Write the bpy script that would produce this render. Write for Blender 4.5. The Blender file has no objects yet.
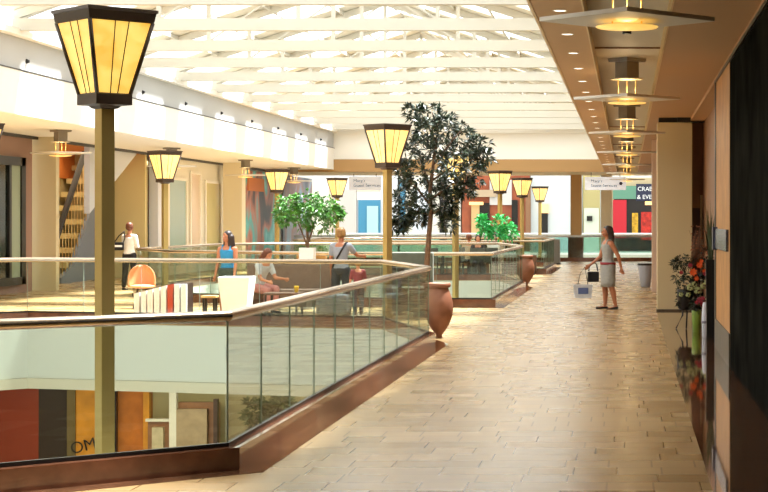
import bpy, bmesh, math, random
from mathutils import Vector, Matrix
R = math.radians
random.seed(7)
SC = bpy.context.scene
COL = SC.collection
# ------------------------------------------------------------------ camera
F = 1750.0
cam_d = bpy.data.cameras.new('camera')
cam = bpy.data.objects.new('camera', cam_d); COL.objects.link(cam)
cam.location = (0, 0, 1.7); cam.rotation_euler = (R(90), 0, 0)
cam_d.sensor_fit = 'HORIZONTAL'; cam_d.sensor_width = 36
cam_d.lens = F/768*36; cam_d.shift_x = -243/768; cam_d.shift_y = -25/768
cam_d.clip_start = .1; cam_d.clip_end = 500
SC.camera = cam
# ------------------------------------------------------------------ world, sun, exposure
w = bpy.data.worlds.new('sky'); SC.world = w; w.use_nodes = True
nt = w.node_tree; bg = nt.nodes['Background']
bg.inputs['Color'].default_value = (.93, .97, 1.0, 1); bg.inputs['Strength'].default_value = 1.9
sd = bpy.data.lights.new('sun', 'SUN'); sd.energy = 40.0; sd.angle = R(12); sd.color = (.97, .98, 1.0)
sun = bpy.data.objects.new('sun', sd); COL.objects.link(sun)
sun.rotation_euler = Vector((-.36, -.25, -1)).to_track_quat('-Z', 'Y').to_euler()
SC.view_settings.view_transform = 'Standard'; SC.view_settings.look = 'None'
SC.view_settings.exposure = 0.0; SC.view_settings.gamma = 1.0
SC.view_settings.use_curve_mapping = False
try:
    SC.cycles.max_bounces = 10; SC.cycles.transparent_max_bounces = 24
    SC.cycles.diffuse_bounces = 5; SC.cycles.glossy_bounces = 4
    SC.cycles.sample_clamp_indirect = 4.0
except Exception: pass

def at(px, py, Y): return Vector(((px-627)*Y/F, Y, 1.7-(py-221)*Y/F))
def X(px, Y): return (px-627)*Y/F
def Z(py, Y): return 1.7-(py-221)*Y/F

# ------------------------------------------------------------------ materials
def s2l(c):
    if isinstance(c, str):
        c = [int(c[i:i+2], 16)/255 for i in (0, 2, 4)]
    return tuple(((v/12.92) if v <= .04045 else ((v+.055)/1.055)**2.4) for v in c)+(1,)
def mat(name, col, rough=.6, metal=0., spec=.5, emit=None, es=0., noise=0., nscale=8., coat=0., bump=0.):
    m = bpy.data.materials.new(name); m.use_nodes = True
    n = m.node_tree; b = n.nodes['Principled BSDF']; c = s2l(col)
    b.inputs['Base Color'].default_value = c
    b.inputs['Roughness'].default_value = rough; b.inputs['Metallic'].default_value = metal
    b.inputs['Specular IOR Level'].default_value = spec; b.inputs['Coat Weight'].default_value = coat
    if emit:
        b.inputs['Emission Color'].default_value = s2l(emit); b.inputs['Emission Strength'].default_value = es
    if noise or bump:
        tc = n.nodes.new('ShaderNodeTexCoord'); nz = n.nodes.new('ShaderNodeTexNoise')
        nz.inputs['Scale'].default_value = nscale; nz.inputs['Detail'].default_value = 5
        n.links.new(tc.outputs['Object'], nz.inputs['Vector'])
        if noise:
            mx = n.nodes.new('ShaderNodeMix'); mx.data_type = 'RGBA'
            mx.inputs['A'].default_value = tuple(v*(1-noise) for v in c[:3])+(1,)
            mx.inputs['B'].default_value = tuple(min(1, v*(1+noise)) for v in c[:3])+(1,)
            rp = n.nodes.new('ShaderNodeMapRange'); rp.inputs['From Min'].default_value = .3; rp.inputs['From Max'].default_value = .7
            n.links.new(nz.outputs['Fac'], rp.inputs['Value']); n.links.new(rp.outputs['Result'], mx.inputs['Factor'])
            n.links.new(mx.outputs['Result'], b.inputs['Base Color'])
        if bump:
            bp = n.nodes.new('ShaderNodeBump'); bp.inputs['Strength'].default_value = bump; bp.inputs['Distance'].default_value = .01
            n.links.new(nz.outputs['Fac'], bp.inputs['Height']); n.links.new(bp.outputs['Normal'], b.inputs['Normal'])
    return m
def glass_mat(name, tint, refl=.08, rough=.02, rmax=.38):
    m = bpy.data.materials.new(name); m.use_nodes = True; n = m.node_tree; n.nodes.clear()
    o = n.nodes.new('ShaderNodeOutputMaterial'); t = n.nodes.new('ShaderNodeBsdfTransparent'); g = n.nodes.new('ShaderNodeBsdfGlossy')
    t.inputs['Color'].default_value = s2l(tint); g.inputs['Roughness'].default_value = rough
    mx = n.nodes.new('ShaderNodeMixShader'); fr = n.nodes.new('ShaderNodeLayerWeight'); fr.inputs['Blend'].default_value = .12
    mr = n.nodes.new('ShaderNodeMapRange'); mr.inputs['To Min'].default_value = refl; mr.inputs['To Max'].default_value = rmax
    n.links.new(fr.outputs['Fresnel'], mr.inputs['Value']); n.links.new(mr.outputs['Result'], mx.inputs['Fac'])
    n.links.new(t.outputs[0], mx.inputs[1]); n.links.new(g.outputs[0], mx.inputs[2]); n.links.new(mx.outputs[0], o.inputs[0])
    return m
def roof_mat(fac=.2, c=.93, nm='frosted_skylight'):
    m = bpy.data.materials.new(nm); m.use_nodes = True; n = m.node_tree; n.nodes.clear()
    o = n.nodes.new('ShaderNodeOutputMaterial'); t = n.nodes.new('ShaderNodeBsdfTransparent'); g = n.nodes.new('ShaderNodeBsdfTranslucent')
    g.inputs['Color'].default_value = (c, c, c*.96, 1); mx = n.nodes.new('ShaderNodeMixShader'); mx.inputs['Fac'].default_value = fac
    n.links.new(t.outputs[0], mx.inputs[1]); n.links.new(g.outputs[0], mx.inputs[2]); n.links.new(mx.outputs[0], o.inputs[0])
    return m
def floor_mat():
    m = bpy.data.materials.new('travertine_tiles'); m.use_nodes = True; n = m.node_tree; b = n.nodes['Principled BSDF']; L = n.links.new
    def N(t, **k):
        x = n.nodes.new(t)
        for a, v in k.items(): setattr(x, a, v)
        return x
    tc = N('ShaderNodeTexCoord'); sp = N('ShaderNodeSeparateXYZ'); L(tc.outputs['Object'], sp.inputs[0])
    def M(op, a, b_=None):
        x = N('ShaderNodeMath', operation=op)
        for i, v in enumerate((a, b_)):
            if v is None: continue
            if isinstance(v, (int, float)): x.inputs[i].default_value = v
            else: L(v, x.inputs[i])
        return x.outputs[0]
    RH, BW = .345, .60
    row = M('FLOOR', M('DIVIDE', sp.outputs['Y'], RH))
    wn = N('ShaderNodeTexWhiteNoise', noise_dimensions='1D'); L(row, wn.inputs['W'])
    xs = M('ADD', sp.outputs['X'], M('MULTIPLY', wn.outputs['Value'], 3.0))
    cell = M('FLOOR', M('DIVIDE', xs, BW))
    fx = M('FRACT', M('DIVIDE', xs, BW)); fy = M('FRACT', M('DIVIDE', sp.outputs['Y'], RH))
    # some tiles carry a second joint, which makes the lengths irregular
    cb = N('ShaderNodeCombineXYZ'); L(row, cb.inputs[0]); L(cell, cb.inputs[1])
    w2 = N('ShaderNodeTexWhiteNoise', noise_dimensions='3D'); L(cb.outputs[0], w2.inputs['Vector'])
    has = M('GREATER_THAN', w2.outputs['Value'], .62)
    half = M('MULTIPLY', has, M('GREATER_THAN', fx, .5))
    cb2 = N('ShaderNodeCombineXYZ'); L(row, cb2.inputs[0]); L(cell, cb2.inputs[1]); L(half, cb2.inputs[2])
    w3 = N('ShaderNodeTexWhiteNoise', noise_dimensions='3D'); L(cb2.outputs[0], w3.inputs['Vector'])
    jx = M('MINIMUM', M('ABSOLUTE', M('SUBTRACT', fx, .5)), 1)     # distance to the middle
    j1 = M('MINIMUM', fx, M('SUBTRACT', 1, fx)); j2 = M('ADD', jx, M('MULTIPLY', M('SUBTRACT', 1, has), 1))
    jd = M('MULTIPLY', M('MINIMUM', j1, j2), BW); jy = M('MULTIPLY', M('MINIMUM', fy, M('SUBTRACT', 1, fy)), RH)
    joint = M('MAXIMUM', M('LESS_THAN', jd, .0065), M('LESS_THAN', jy, .0028))
    nz = N('ShaderNodeTexNoise'); nz.inputs['Scale'].default_value = 3; nz.inputs['Detail'].default_value = 6
    mp = N('ShaderNodeMapping'); mp.inputs['Scale'].default_value = (.6, 3, 1); L(tc.outputs['Object'], mp.inputs[0]); L(mp.outputs[0], nz.inputs['Vector'])
    r = N('ShaderNodeValToRGB'); r.color_ramp.elements[0].color = s2l('94784f'); r.color_ramp.elements[1].color = s2l('bfa274')
    e = r.color_ramp.elements.new(.5); e.color = s2l('ab8d61')
    mixv = M('ADD', M('MULTIPLY', w3.outputs['Value'], .6), M('MULTIPLY', nz.outputs['Fac'], .42)); L(mixv, r.inputs[0])
    mx = N('ShaderNodeMix', data_type='RGBA'); L(joint, mx.inputs['Factor']); L(r.outputs[0], mx.inputs['A']); mx.inputs['B'].default_value = s2l('836237')
    L(mx.outputs['Result'], b.inputs['Base Color'])
    ro = M('ADD', .25, M('MULTIPLY', w3.outputs['Value'], .05)); L(ro, b.inputs['Roughness'])
    b.inputs['Specular IOR Level'].default_value = .5
    return m
M = {}
M['floor'] = floor_mat()
M['border'] = mat('brown_marble', '6b4a33', .05, noise=.35, nscale=5, coat=.6, spec=.7)
M['curb'] = mat('red_brown_marble', '6e4530', .12, noise=.3, nscale=6, coat=.3)
M['rail'] = mat('bronze_handrail', 'ad9c86', .22, metal=.9)
M['channel'] = mat('black_channel', '15130f', .4)
M['glass'] = glass_mat('balustrade_glass', 'f3f7f2', .03)
M['glassv'] = mat('glass_edge', '7d8c7c', .15)
M['white'] = mat('white_plaster', 'efece2', .75)
M['slab'] = mat('cream_fascia', 'cdd0c6', .5)
M['lip'] = mat('stone_lip', 'cfc8b2', .5)
M['cream'] = mat('cream_column', 'cdbc92', .55)
M['creamp'] = mat('cream_plaster', 'e9ddbf', .65)
M['truss'] = mat('cream_steel', 'c6c2b4', .6)
M['soffit'] = mat('tan_soffit', 'c79e70', .6)
M['soffitr'] = mat('brown_soffit', 'b78f66', .6)
M['tray'] = mat('grey_tray', 'bfb49e', .6)
M['trim'] = mat('brass_trim', 'd8b878', .35, metal=.5)
M['bronze'] = mat('dark_bronze', '4a3b30', .4, metal=.3)
M['gold'] = mat('champagne_paint', 'c2a868', .35, metal=.6)
M['black'] = mat('black_stone', '1f1e1a', .3, noise=.5, nscale=1.3, spec=0)
M['blackf'] = mat('black_frame', '0e0c0a', .4)
M['orange_stone'] = mat('honey_stone', 'b5824a', .45, noise=.18, nscale=3, spec=.15)
M['skirt'] = mat('grey_skirting', '5c5244', .4, noise=.2, spec=.1)
M['brown'] = mat('brown_wall', '8c6445', .5)
M['brownd'] = mat('brown_wainscot', '523526', .45)
M['terra'] = mat('terracotta', '8d5a3f', .55, noise=.12, nscale=10)
M['leaf'] = mat('dark_leaf', '2b3826', .35, noise=.4, nscale=6, spec=.6)
M['leafb'] = mat('bright_leaf', '47802b', .3, noise=.4, nscale=5)
M['leafm'] = mat('mint_leaf', '3fae5e', .4, noise=.35, nscale=5)
M['bark'] = mat('bark', '6d523c', .8, noise=.3, nscale=20)
M['soil'] = mat('soil', '35261b', .95)
M['whitep'] = mat('white_plastic', 'eef1f4', .35)
M['sofa'] = mat('taupe_upholstery', '7d6758', .8, noise=.1, nscale=12)
M['sofagrey'] = mat('green_grey_upholstery', '5f655a', .8, noise=.1)
M['bluegrey'] = mat('blue_grey_upholstery', '6a7480', .85, noise=.1)
M['peach'] = mat('peach_shell', 'f0a074', .45)
M['darkm'] = mat('dark_metal', '262320', .4, metal=.3)
M['wood'] = mat('dark_wood', '4d3526', .45, noise=.25, nscale=9)
M['tan'] = mat('tan_surface', 'c9a873', .6)
M['skin'] = mat('skin', 'c98a68', .55)
M['skind'] = mat('skin_tanned', 'b0714f', .55)
M['hairb'] = mat('black_brown_hair', '2a1b15', .45)
M['hairr'] = mat('brown_hair', '6a3a22', .5)
M['hairg'] = mat('blond_hair', '8f6a38', .5)
M['lip_skin'] = mat('lip_colour', '9c4a41', .5)
M['eye'] = mat('eye', '1a120e', .3)
def cloth(n, c): return mat(n, c, .85, noise=.08, nscale=20)

# ------------------------------------------------------------------ mesh helper
class MB:
    def __init__(s): s.v = []; s.f = []; s.sm = []
    def add(s, vs, fs, smooth=False):
        o = len(s.v); s.v += [tuple(v) for v in vs]; s.f += [tuple(i+o for i in f) for f in fs]; s.sm += [smooth]*len(fs); return s
    def box(s, x0, x1, y0, y1, z0, z1):
        vs = [(x, y, z) for z in (z0, z1) for y in (y0, y1) for x in (x0, x1)]
        return s.add(vs, [(0, 2, 3, 1), (4, 5, 7, 6), (0, 1, 5, 4), (2, 6, 7, 3), (0, 4, 6, 2), (1, 3, 7, 5)])
    def bbox(s, x0, x1, y0, y1, z0, z1, b=.01):
        """box with chamfered edges"""
        bm = bmesh.new(); bmesh.ops.create_cube(bm, size=1)
        for v in bm.verts: v.co = Vector(((x0+x1)/2+v.co.x*(x1-x0), (y0+y1)/2+v.co.y*(y1-y0), (z0+z1)/2+v.co.z*(z1-z0)))
        bmesh.ops.bevel(bm, geom=bm.edges[:], offset=b, segments=2, affect='EDGES', profile=.6)
        bm.verts.index_update(); s.add([v.co for v in bm.verts], [[v.index for v in f.verts] for f in bm.faces]); bm.free(); return s
    def prism(s, poly, z0, z1):
        n = len(poly)
        vs = [(p[0], p[1], z0) for p in poly]+[(p[0], p[1], z1) for p in poly]
        return s.add(vs, [tuple(range(n))[::-1], tuple(range(n, 2*n))]+[(i, (i+1) % n, n+(i+1) % n, n+i) for i in range(n)])
    def loft(s, rings, cap=True, smooth=True):
        n = len(rings[0]); vs = [p for r in rings for p in r]; fs = []
        for k in range(len(rings)-1):
            for i in range(n):
                j = (i+1) % n; fs.append((k*n+i, k*n+j, (k+1)*n+j, (k+1)*n+i))
        s.add(vs, fs, smooth)
        if cap:
            o = len(s.v)-len(vs)
            s.f += [tuple(range(o, o+n))[::-1], tuple(range(o+(len(rings)-1)*n, o+len(rings)*n))]; s.sm += [False, False]
        return s
    def tube(s, pts, r, n=10, cap=True):
        pts = [Vector(p) for p in pts]; rings = []
        rr = r if isinstance(r, (list, tuple)) else [r]*len(pts)
        for i, p in enumerate(pts):
            a = pts[max(i-1, 0)]; b = pts[min(i+1, len(pts)-1)]; d = (b-a).normalized()
            up = Vector((0, 0, 1)) if abs(d.z) < .9 else Vector((1, 0, 0))
            u = d.cross(up).normalized(); v = u.cross(d).normalized()
            k = 1.0
            if 0 < i < len(pts)-1:
                c = (pts[i]-pts[i-1]).normalized().dot((pts[i+1]-pts[i]).normalized()); k = 1/max(.5, math.sqrt((1+c)/2))
                hu = (pts[i+1]-pts[i]).normalized()-(pts[i]-pts[i-1]).normalized()
                ku = k if abs(hu.normalized().dot(u)) > .5 and hu.length > 1e-4 else 1; kv = k if ku == 1 else 1
            else: ku = kv = 1
            rings.append([p+u*math.cos(2*math.pi*j/n)*rr[i]*ku+v*math.sin(2*math.pi*j/n)*rr[i]*kv for j in range(n)])
        return s.loft(rings, cap)
    def lathe(s, prof, c=(0, 0, 0), n=20):
        rings = [[(c[0]+r*math.cos(2*math.pi*j/n), c[1]+r*math.sin(2*math.pi*j/n), c[2]+z) for j in range(n)] for r, z in prof]
        return s.loft(rings)
    def sq(s, prof, c=(0, 0, 0), rot=0):
        """stack of square rings, half-diagonal r"""
        rings = [[(c[0]+r*math.cos(rot+math.pi/2*j), c[1]+r*math.sin(rot+math.pi/2*j), c[2]+z) for j in range(4)] for r, z in prof]
        return s.loft(rings, True, False)
    def ell(s, c, r, n=12, m=8):
        r = (r, r, r) if isinstance(r, (int, float)) else r
        rings = []
        for k in range(m+1):
            t = math.pi*(k+.001)/(m+.002)
            rings.append([(c[0]+r[0]*math.sin(t)*math.cos(2*math.pi*j/n), c[1]+r[1]*math.sin(t)*math.sin(2*math.pi*j/n), c[2]-r[2]*math.cos(t)) for j in range(n)])
        return s.loft(rings)
    def cap(s, a, ra, b, rb, n=10):
        a = Vector(a); b = Vector(b); s.ell(a, ra, n, 6); s.ell(b, rb, n, 6); return s.tube([a, b], [ra, rb], n)
    def leaf(s, p, d, L, W, droop=.25):
        d = d.normalized(); side = d.cross(Vector((0, 0, 1)))
        if side.length < .1: side = Vector((1, 0, 0))
        side.normalize(); up = side.cross(d); side = (side*math.cos(random.uniform(-.9, .9))+up*math.sin(random.uniform(-.9, .9))).normalized()
        m = p+d*L*.45; t = p+d*L+Vector((0, 0, -L*droop))
        return s.add([p, m+side*W/2, t, m-side*W/2], [(0, 1, 2), (0, 2, 3)])
    def xf(s, mt):
        s.v = [tuple(mt @ Vector(v)) for v in s.v]; return s
    def build(s, name, m, parent=None, loc=None, rz=0, wn=True):
        me = bpy.data.meshes.new(name); me.from_pydata(s.v, [], s.f)
        if wn:
            bm = bmesh.new(); bm.from_mesh(me); bmesh.ops.recalc_face_normals(bm, faces=bm.faces[:]); bm.to_mesh(me); bm.free()
        me.polygons.foreach_set('use_smooth', s.sm); me.update()
        me.materials.append(m)
        o = bpy.data.objects.new(name, me); COL.objects.link(o)
        if parent: o.parent = parent
        if loc: o.location = loc
        if rz: o.rotation_euler.z = rz
        return o
def tag(o, label, cat, group=None):
    o['label'] = label; o['category'] = cat
    if group: o['group'] = group
    return o
def thing(name, label, cat, loc=(0, 0, 0), rz=0, group=None):
    o = bpy.data.objects.new(name, None); COL.objects.link(o); o.empty_display_size = .1
    o.location = loc; o.rotation_euler.z = rz
    return tag(o, label, cat, group)
def struct(name, mb, m, loc=None):
    o = mb.build(name, m, loc=loc); o['kind'] = 'structure'; return o
def dup(root, loc=None, rz=None, label=None, scale=None):
    r = root.copy(); COL.objects.link(r)
    if loc is not None: r.location = loc
    if rz is not None: r.rotation_euler.z = rz
    if label: r['label'] = label
    if scale: r.scale = scale
    for ch in list(root.children):
        c = ch.copy(); COL.objects.link(c); c.parent = r
        for g in list(ch.children):
            d = g.copy(); COL.objects.link(d); d.parent = c
    return r
def text(name, body, size, loc, m, parent, rz=0, align='LEFT', rot=None):
    cu = bpy.data.curves.new(name, 'FONT'); cu.body = body; cu.size = size; cu.align_x = align; cu.extrude = .004
    cu.materials.append(m); o = bpy.data.objects.new(name, cu); COL.objects.link(o)
    me = bpy.data.meshes.new_from_object(o); bpy.data.objects.remove(o)
    o = bpy.data.objects.new(name, me); COL.objects.link(o)
    o.location = loc; o.rotation_euler = rot or (R(90), 0, rz); o.parent = parent
    return o

# ------------------------------------------------------------------ floor slabs and openings
XR = -2.76      # right edge of the openings
XL = -11.6      # left edge
def void(y0, y1, ch=1.15, near=None):
    """outline of an opening, clockwise from the near right corner"""
    return [(XR, y0), (XR, y1), (XR-1.15, y1+3.2), (XL+1.5, y1+5.0), (XL, y1+3.0), (XL, y0-.2), (XL+1.0, y0-1.8), (XR-2.25, y0-1.85)]
V1 = [(XR, 11.98), (XR, 24.1), (-3.9, 27.8), (-10.1, 29.5), (XL, 28.0), (XL, 12.0), (-10.0, 10.1), (-4.98, 10.1)]
V2 = [(XR+.06, 34.5), (XR+.06, 44.6), (-3.7, 50.4), (-10.1, 50.4), (XL+.3, 48.5), (XL+.3, 40.5), (-9.6, 37.2), (-6.0, 34.9)]
V3 = [(XR+.06, 56.2), (XR+.06, 64.0), (-3.7, 66.5), (-10.1, 66.5), (XL+.3, 64.5), (XL+.3, 59.5), (-10.0, 57.6), (-6.0, 56.2)]
def slab(name, zt, th, m):
    """floor plate with three openings, built as a filled outline with holes"""
    bm = bmesh.new()
    outer = [(-17, -3), (1.8, -3), (1.8, 74), (-17, 74)]
    for loop in (outer, V1, V2, V3):
        vs = [bm.verts.new((x, y, zt)) for x, y in loop]
        for i in range(len(vs)): bm.edges.new((vs[i], vs[(i+1) % len(vs)]))
    bmesh.ops.triangle_fill(bm, use_beauty=True, use_dissolve=False, edges=bm.edges[:])
    fs = bm.faces[:]
    r = bmesh.ops.extrude_face_region(bm, geom=fs)
    for g in r['geom']:
        if isinstance(g, bmesh.types.BMVert): g.co.z -= th
    bmesh.ops.recalc_face_normals(bm, faces=bm.faces[:])
    me = bpy.data.meshes.new(name); bm.to_mesh(me); bm.free(); me.materials.append(m)
    o = bpy.data.objects.new(name, me); COL.objects.link(o); o['kind'] = 'structure'; return o
fl = slab('floor', 0, .02, M['floor'])
slab('floor_slab', -.021, .92, M['slab'])
def offset_loop(L, d):
    n = len(L); c = Vector((sum(p[0] for p in L)/n, sum(p[1] for p in L)/n)); out = []
    for i in range(n):
        p = Vector(L[i]); a = Vector(L[i-1]); b = Vector(L[(i+1) % n])
        d1 = (p-a).normalized(); d2 = (b-p).normalized()
        n1 = Vector((d1.y, -d1.x)); n2 = Vector((d2.y, -d2.x))
        if n1.dot(p-c) < 0: n1 = -n1
        if n2.dot(p-c) < 0: n2 = -n2
        bi = (n1+n2).normalized(); k = 1/max(.4, bi.dot(n1)); out.append(p+bi*d*k)
    return [(v.x, v.y) for v in out]
def ring(mb, L0, L1, z0, z1, closed=True):
    n = len(L0); k = n if closed else n-1
    for i in range(k):
        j = (i+1) % n
        mb.prism([L0[i], L0[j], L1[j], L1[i]], z0, z1)
    return mb
for i, (V, sd_) in enumerate(((V1, 'near'), (V2, 'middle'), (V3, 'far'))):
    struct('trim_%d' % (i+1), ring(MB(), offset_loop(V, -.03), offset_loop(V, .12), -1.12, -.945), M['lip'])
    struct('trim_%d' % (i+4), ring(MB(), offset_loop(V, .10), offset_loop(V, .30), .0005, .004), M['border'])
# right-hand polished border
struct('trim_7', MB().box(.54, 1.6, 4, 32.9, .0005, .004), M['border'])
# ------------------------------------------------------------------ balustrades
def balustrade(V, label, loc):
    t = thing('glass_balustrade', label, 'railing', (0, 0, 0))
    lo = offset_loop(V, -.0); li = offset_loop(V, .12)
    cb = MB(); ring(cb, offset_loop(V, -.0), li, 0.0, .157); cb.build('stone_curb', M['curb'], t)
    ch = MB(); ring(ch, offset_loop(V, .012), offset_loop(V, .040), .157, .185); ch.build('black_channel', M['channel'], t)
    g = offset_loop(V, .026); n = len(g); rl = MB()
    h = 1.09
    for i in range(n):
        a = Vector(g[i]); b = Vector(g[(i+1) % n]); L = (b-a).length; k = 1 if (V is V1 and i == n-1) else max(1, round(L/1.15)); d = (b-a)/L; nn = Vector((-d.y, d.x))*.006
        for q in range(k):
            p0 = a+d*(L*q/k+.009); p1 = a+d*(L*(q+1)/k-.009)
            gm = MB().prism([p0+nn, p1+nn, p1-nn, p0-nn], .17, h-.06)
            gp = gm.build('glass_panel', M['glass'], t)
            e = MB()
            for p in (p0,): e.prism([p+nn-d*.003, p+nn+d*.003, p-nn+d*.003, p-nn-d*.003], .17, h-.06)
            if k*L > 0: e.build('glass_edge', M['glassv'], gp)
    pts = [(x, y, h-.04) for x, y in g]; pts.append(pts[0])
    N = 14; rings = []
    for i in range(n):
        p = Vector(g[i]); a = Vector(g[i-1]); b = Vector(g[(i+1) % n]); bis = ((p-a).normalized()+(b-p).normalized()).normalized()
        u = Vector((bis.y, -bis.x)); c = max(.4, bis.dot((b-p).normalized()))
        rings.append([(p.x+u.x*math.cos(2*math.pi*j/N)*.042/c, p.y+u.y*math.cos(2*math.pi*j/N)*.042/c, h-.04+.038*math.sin(2*math.pi*j/N)) for j in range(N)])
    rings.append(rings[0]); rl.loft(rings, False); rl.build('handrail', M['rail'], t)
    return t
balustrade(V1, 'glass balustrade with bronze handrail around the nearest floor opening, big lamp post inside it', None)
balustrade(V2, 'glass balustrade around the second opening, behind the first terracotta vase', None)
balustrade(V3, 'glass balustrade around the farthest opening, beyond the second terracotta vase', None)
# end railing across the passage end
t = thing('end_balustrade', 'glass balustrade with pale handrail across the far end of the floor', 'railing', (0, 73.7, 0))
MB().box(-14, 1.2, -.06, .06, 0, .16).build('stone_curb', M['curb'], t)
MB().box(-14, 1.2, -.01, .01, .16, 1.0).build('glass_panel', M['glass'], t)
MB().tube([(-14, 0, 1.06), (1.2, 0, 1.06)], .045, 12).build('handrail', M['whitep'], t)

# ------------------------------------------------------------------ ceilings
ZS = 3.65
struct('ceiling', MB().box(-.86, -.40, -3, 70, ZS, ZS+.3), M['soffit'])
struct('ceiling_right', MB().box(.41, 1.9, -3, 70, ZS, ZS+.3), M['soffitr'])
struct('ceiling_tray', MB().box(-.40, .41, -3, 70, 3.82, 3.95), M['tray'])
jm = MB()
for k in range(8): struct('trim_%d' % (20+k), MB().box(-.40, .41, 12.4+8.95*k-.02, 12.4+8.95*k+.02, 3.80, 3.825), M['brown'])
struct('trim_8', MB().box(-.885, -.86, -3, 70, ZS-.01, ZS+.1), M['trim'])
struct('trim_9', MB().box(-.41, -.395, -3, 70, ZS-.006, ZS+.17).box(.405, .42, -3, 70, ZS-.006, ZS+.17), M['trim'])
struct('wall_over_soffit', MB().box(-.90, -.80, -3, 70, ZS+.1, 5.4), M['white'])
# left walkway ceiling, fascia
struct('ceiling_left', MB().box(-16.5, -11.7, -3, 70, 3.75, 3.95), M['white'])
struct('fascia_left', MB().box(-11.8, -11.7, -3, 70, 3.95, 4.60), M['white'])
struct('trim_10', MB().box(-11.8, -11.69, -3, 70, 4.60, 4.625), M['blackf'])
struct('fascia_left_upper', MB().box(-11.86, -11.74, -3, 70, 4.625, 5.33), mat('light_grey_fascia', 'b9bab8', .7))  # flat grey, darker than the white fascia below
struct('trim_11', MB().box(-11.9, -11.55, -3, 70, 5.24, 5.36), M['white'])
# small black air nozzles on the upper fascia
nz = MB().lathe([(.045, 0), (.05, .02), (.03, .06), (.03, .07)], n=12).xf(Matrix.Rotation(R(90), 4, 'Y')).build('air_nozzle', M['blackf'], loc=(-11.75, 34.2, 4.82))
tag(nz, 'small black round air nozzle on the white fascia above the left walkway', 'air nozzle', 'air nozzles on the left fascia')
for k in range(1, 9):
    c = nz.copy(); COL.objects.link(c); c.location.y = 34.2+4.1*k
nz2 = MB().ell((0, 0, 0), (.035, .05, .03), 10, 6).build('wall_nozzle', M['blackf'], loc=(-.93, 19, 3.85))
tag(nz2, 'small black nozzle just above the edge of the tan soffit', 'air nozzle', 'nozzles along the soffit edge')
for k in range(1, 9):
    c = nz2.copy(); COL.objects.link(c); c.location.y = 19+3.1*k
# roof trusses
RX0, RX1, RXM = -11.7, -.85, -6.28
def ztop(x): return 5.62+1.75*(1-abs(x-RXM)/(RXM-RX0))
def truss(y, i):
    m = MB(); m.box(RX0, RX1, y-.11, y+.11, 5.33, 5.56)
    def bar(x0, z0, x1, z1, w=.05, d=.05):
        a = Vector((x0, 0, z0)); b = Vector((x1, 0, z1)); dd = (b-a).normalized(); nn = Vector((-dd.z, 0, dd.x))*w
        q = [a+nn, b+nn, b-nn, a-nn]
        m.add([(p.x, y-d, p.z) for p in q]+[(p.x, y+d, p.z) for p in q], [(0, 1, 2, 3), (7, 6, 5, 4)]+[(k, k+4, (k+1) % 4+4, (k+1) % 4) for k in range(4)])
    bar(RX0, ztop(RX0), RXM, ztop(RXM), .08, .06); bar(RXM, ztop(RXM), RX1, ztop(RX1), .08, .06)
    n = 4
    for k in range(n+1):
        x = RX0+.1+(RX1-RX0-.2)*k/n; bar(x, 5.45, x, ztop(x), .04, .04)
    for k in range(n):
        xa = RX0+(RX1-RX0)*k/n; xb = RX0+(RX1-RX0)*(k+1)/n
        if k < n/2: bar(xa, 5.5, xb, ztop(xb), .018, .02)
        else: bar(xa, ztop(xa), xb, 5.5, .018, .02)
    o = m.build('roof_truss', M['truss']); o['kind'] = 'structure'
for i in range(12): truss(25.4+4.0*i, i)
# roof: white deck strips with glazing between
deck = MB(); M['roofglass'] = roof_mat()
rg = MB()
for k in range(-7, 12):
    y = 25.4+4.0*k
    for (xa, xb) in ((RX0, RXM), (RXM, RX1)):
        za, zb = ztop(xa)+.1, ztop(xb)+.1
        for (y0, y1, th) in ((y-.8, y+.8, .06),):
            deck.add([(xa, y0, za), (xb, y0, zb), (xb, y1, zb), (xa, y1, za), (xa, y0, za+th), (xb, y0, zb+th), (xb, y1, zb+th), (xa, y1, za+th)],
                     [(0, 1, 2, 3), (7, 6, 5, 4), (0, 4, 5, 1), (1, 5, 6, 2), (2, 6, 7, 3), (3, 7, 4, 0)])
        rg.add([(xa, y+.8, za+.02), (xb, y+.8, zb+.02), (xb, y+3.2, zb+.02), (xa, y+3.2, za+.02)], [(0, 1, 2, 3)])
struct('roof_deck', deck, mat('roof_cream', 'e4dfcf', .7))
struct('near_sky_blocker', MB().box(RX0, RX1, -3, 12, 5.4, 5.6), M['white'])  # unseen opaque cover, added to darken the near floor
struct('skylight', rg, M['roofglass'])
pm = MB()
for f in (.2, .4, .6, .8):
    for (xa, xb) in ((RX0, RXM), (RXM, RX1)):
        x = xa+(xb-xa)*f; pm.box(x-.03, x+.03, -3, 70, ztop(x)+.0, ztop(x)+.09)
struct('roof_purlin', pm, M['truss'])
# end wall of the skylit hall
struct('wall_far', MB().box(-11.9, -.8, 70, 70.3, 4.14, 7.6), M['white'])
struct('trim_12', MB().box(-16.5, -.5, 69.8, 70.3, 3.66, 4.16), mat('tan_band', 'ab8654', .6))
struct('trim_13', MB().box(-11.75, -.8, 69.85, 70.0, 5.2, 5.36), M['white'])
struct('wall_back', MB().box(-17, 1.9, -3.2, -3, 0, 7), M['creamp'])
struct('ceiling_far', MB().box(-16.5, 1.9, 70, 75.5, 3.66, 3.9), M['creamp'])

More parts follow.
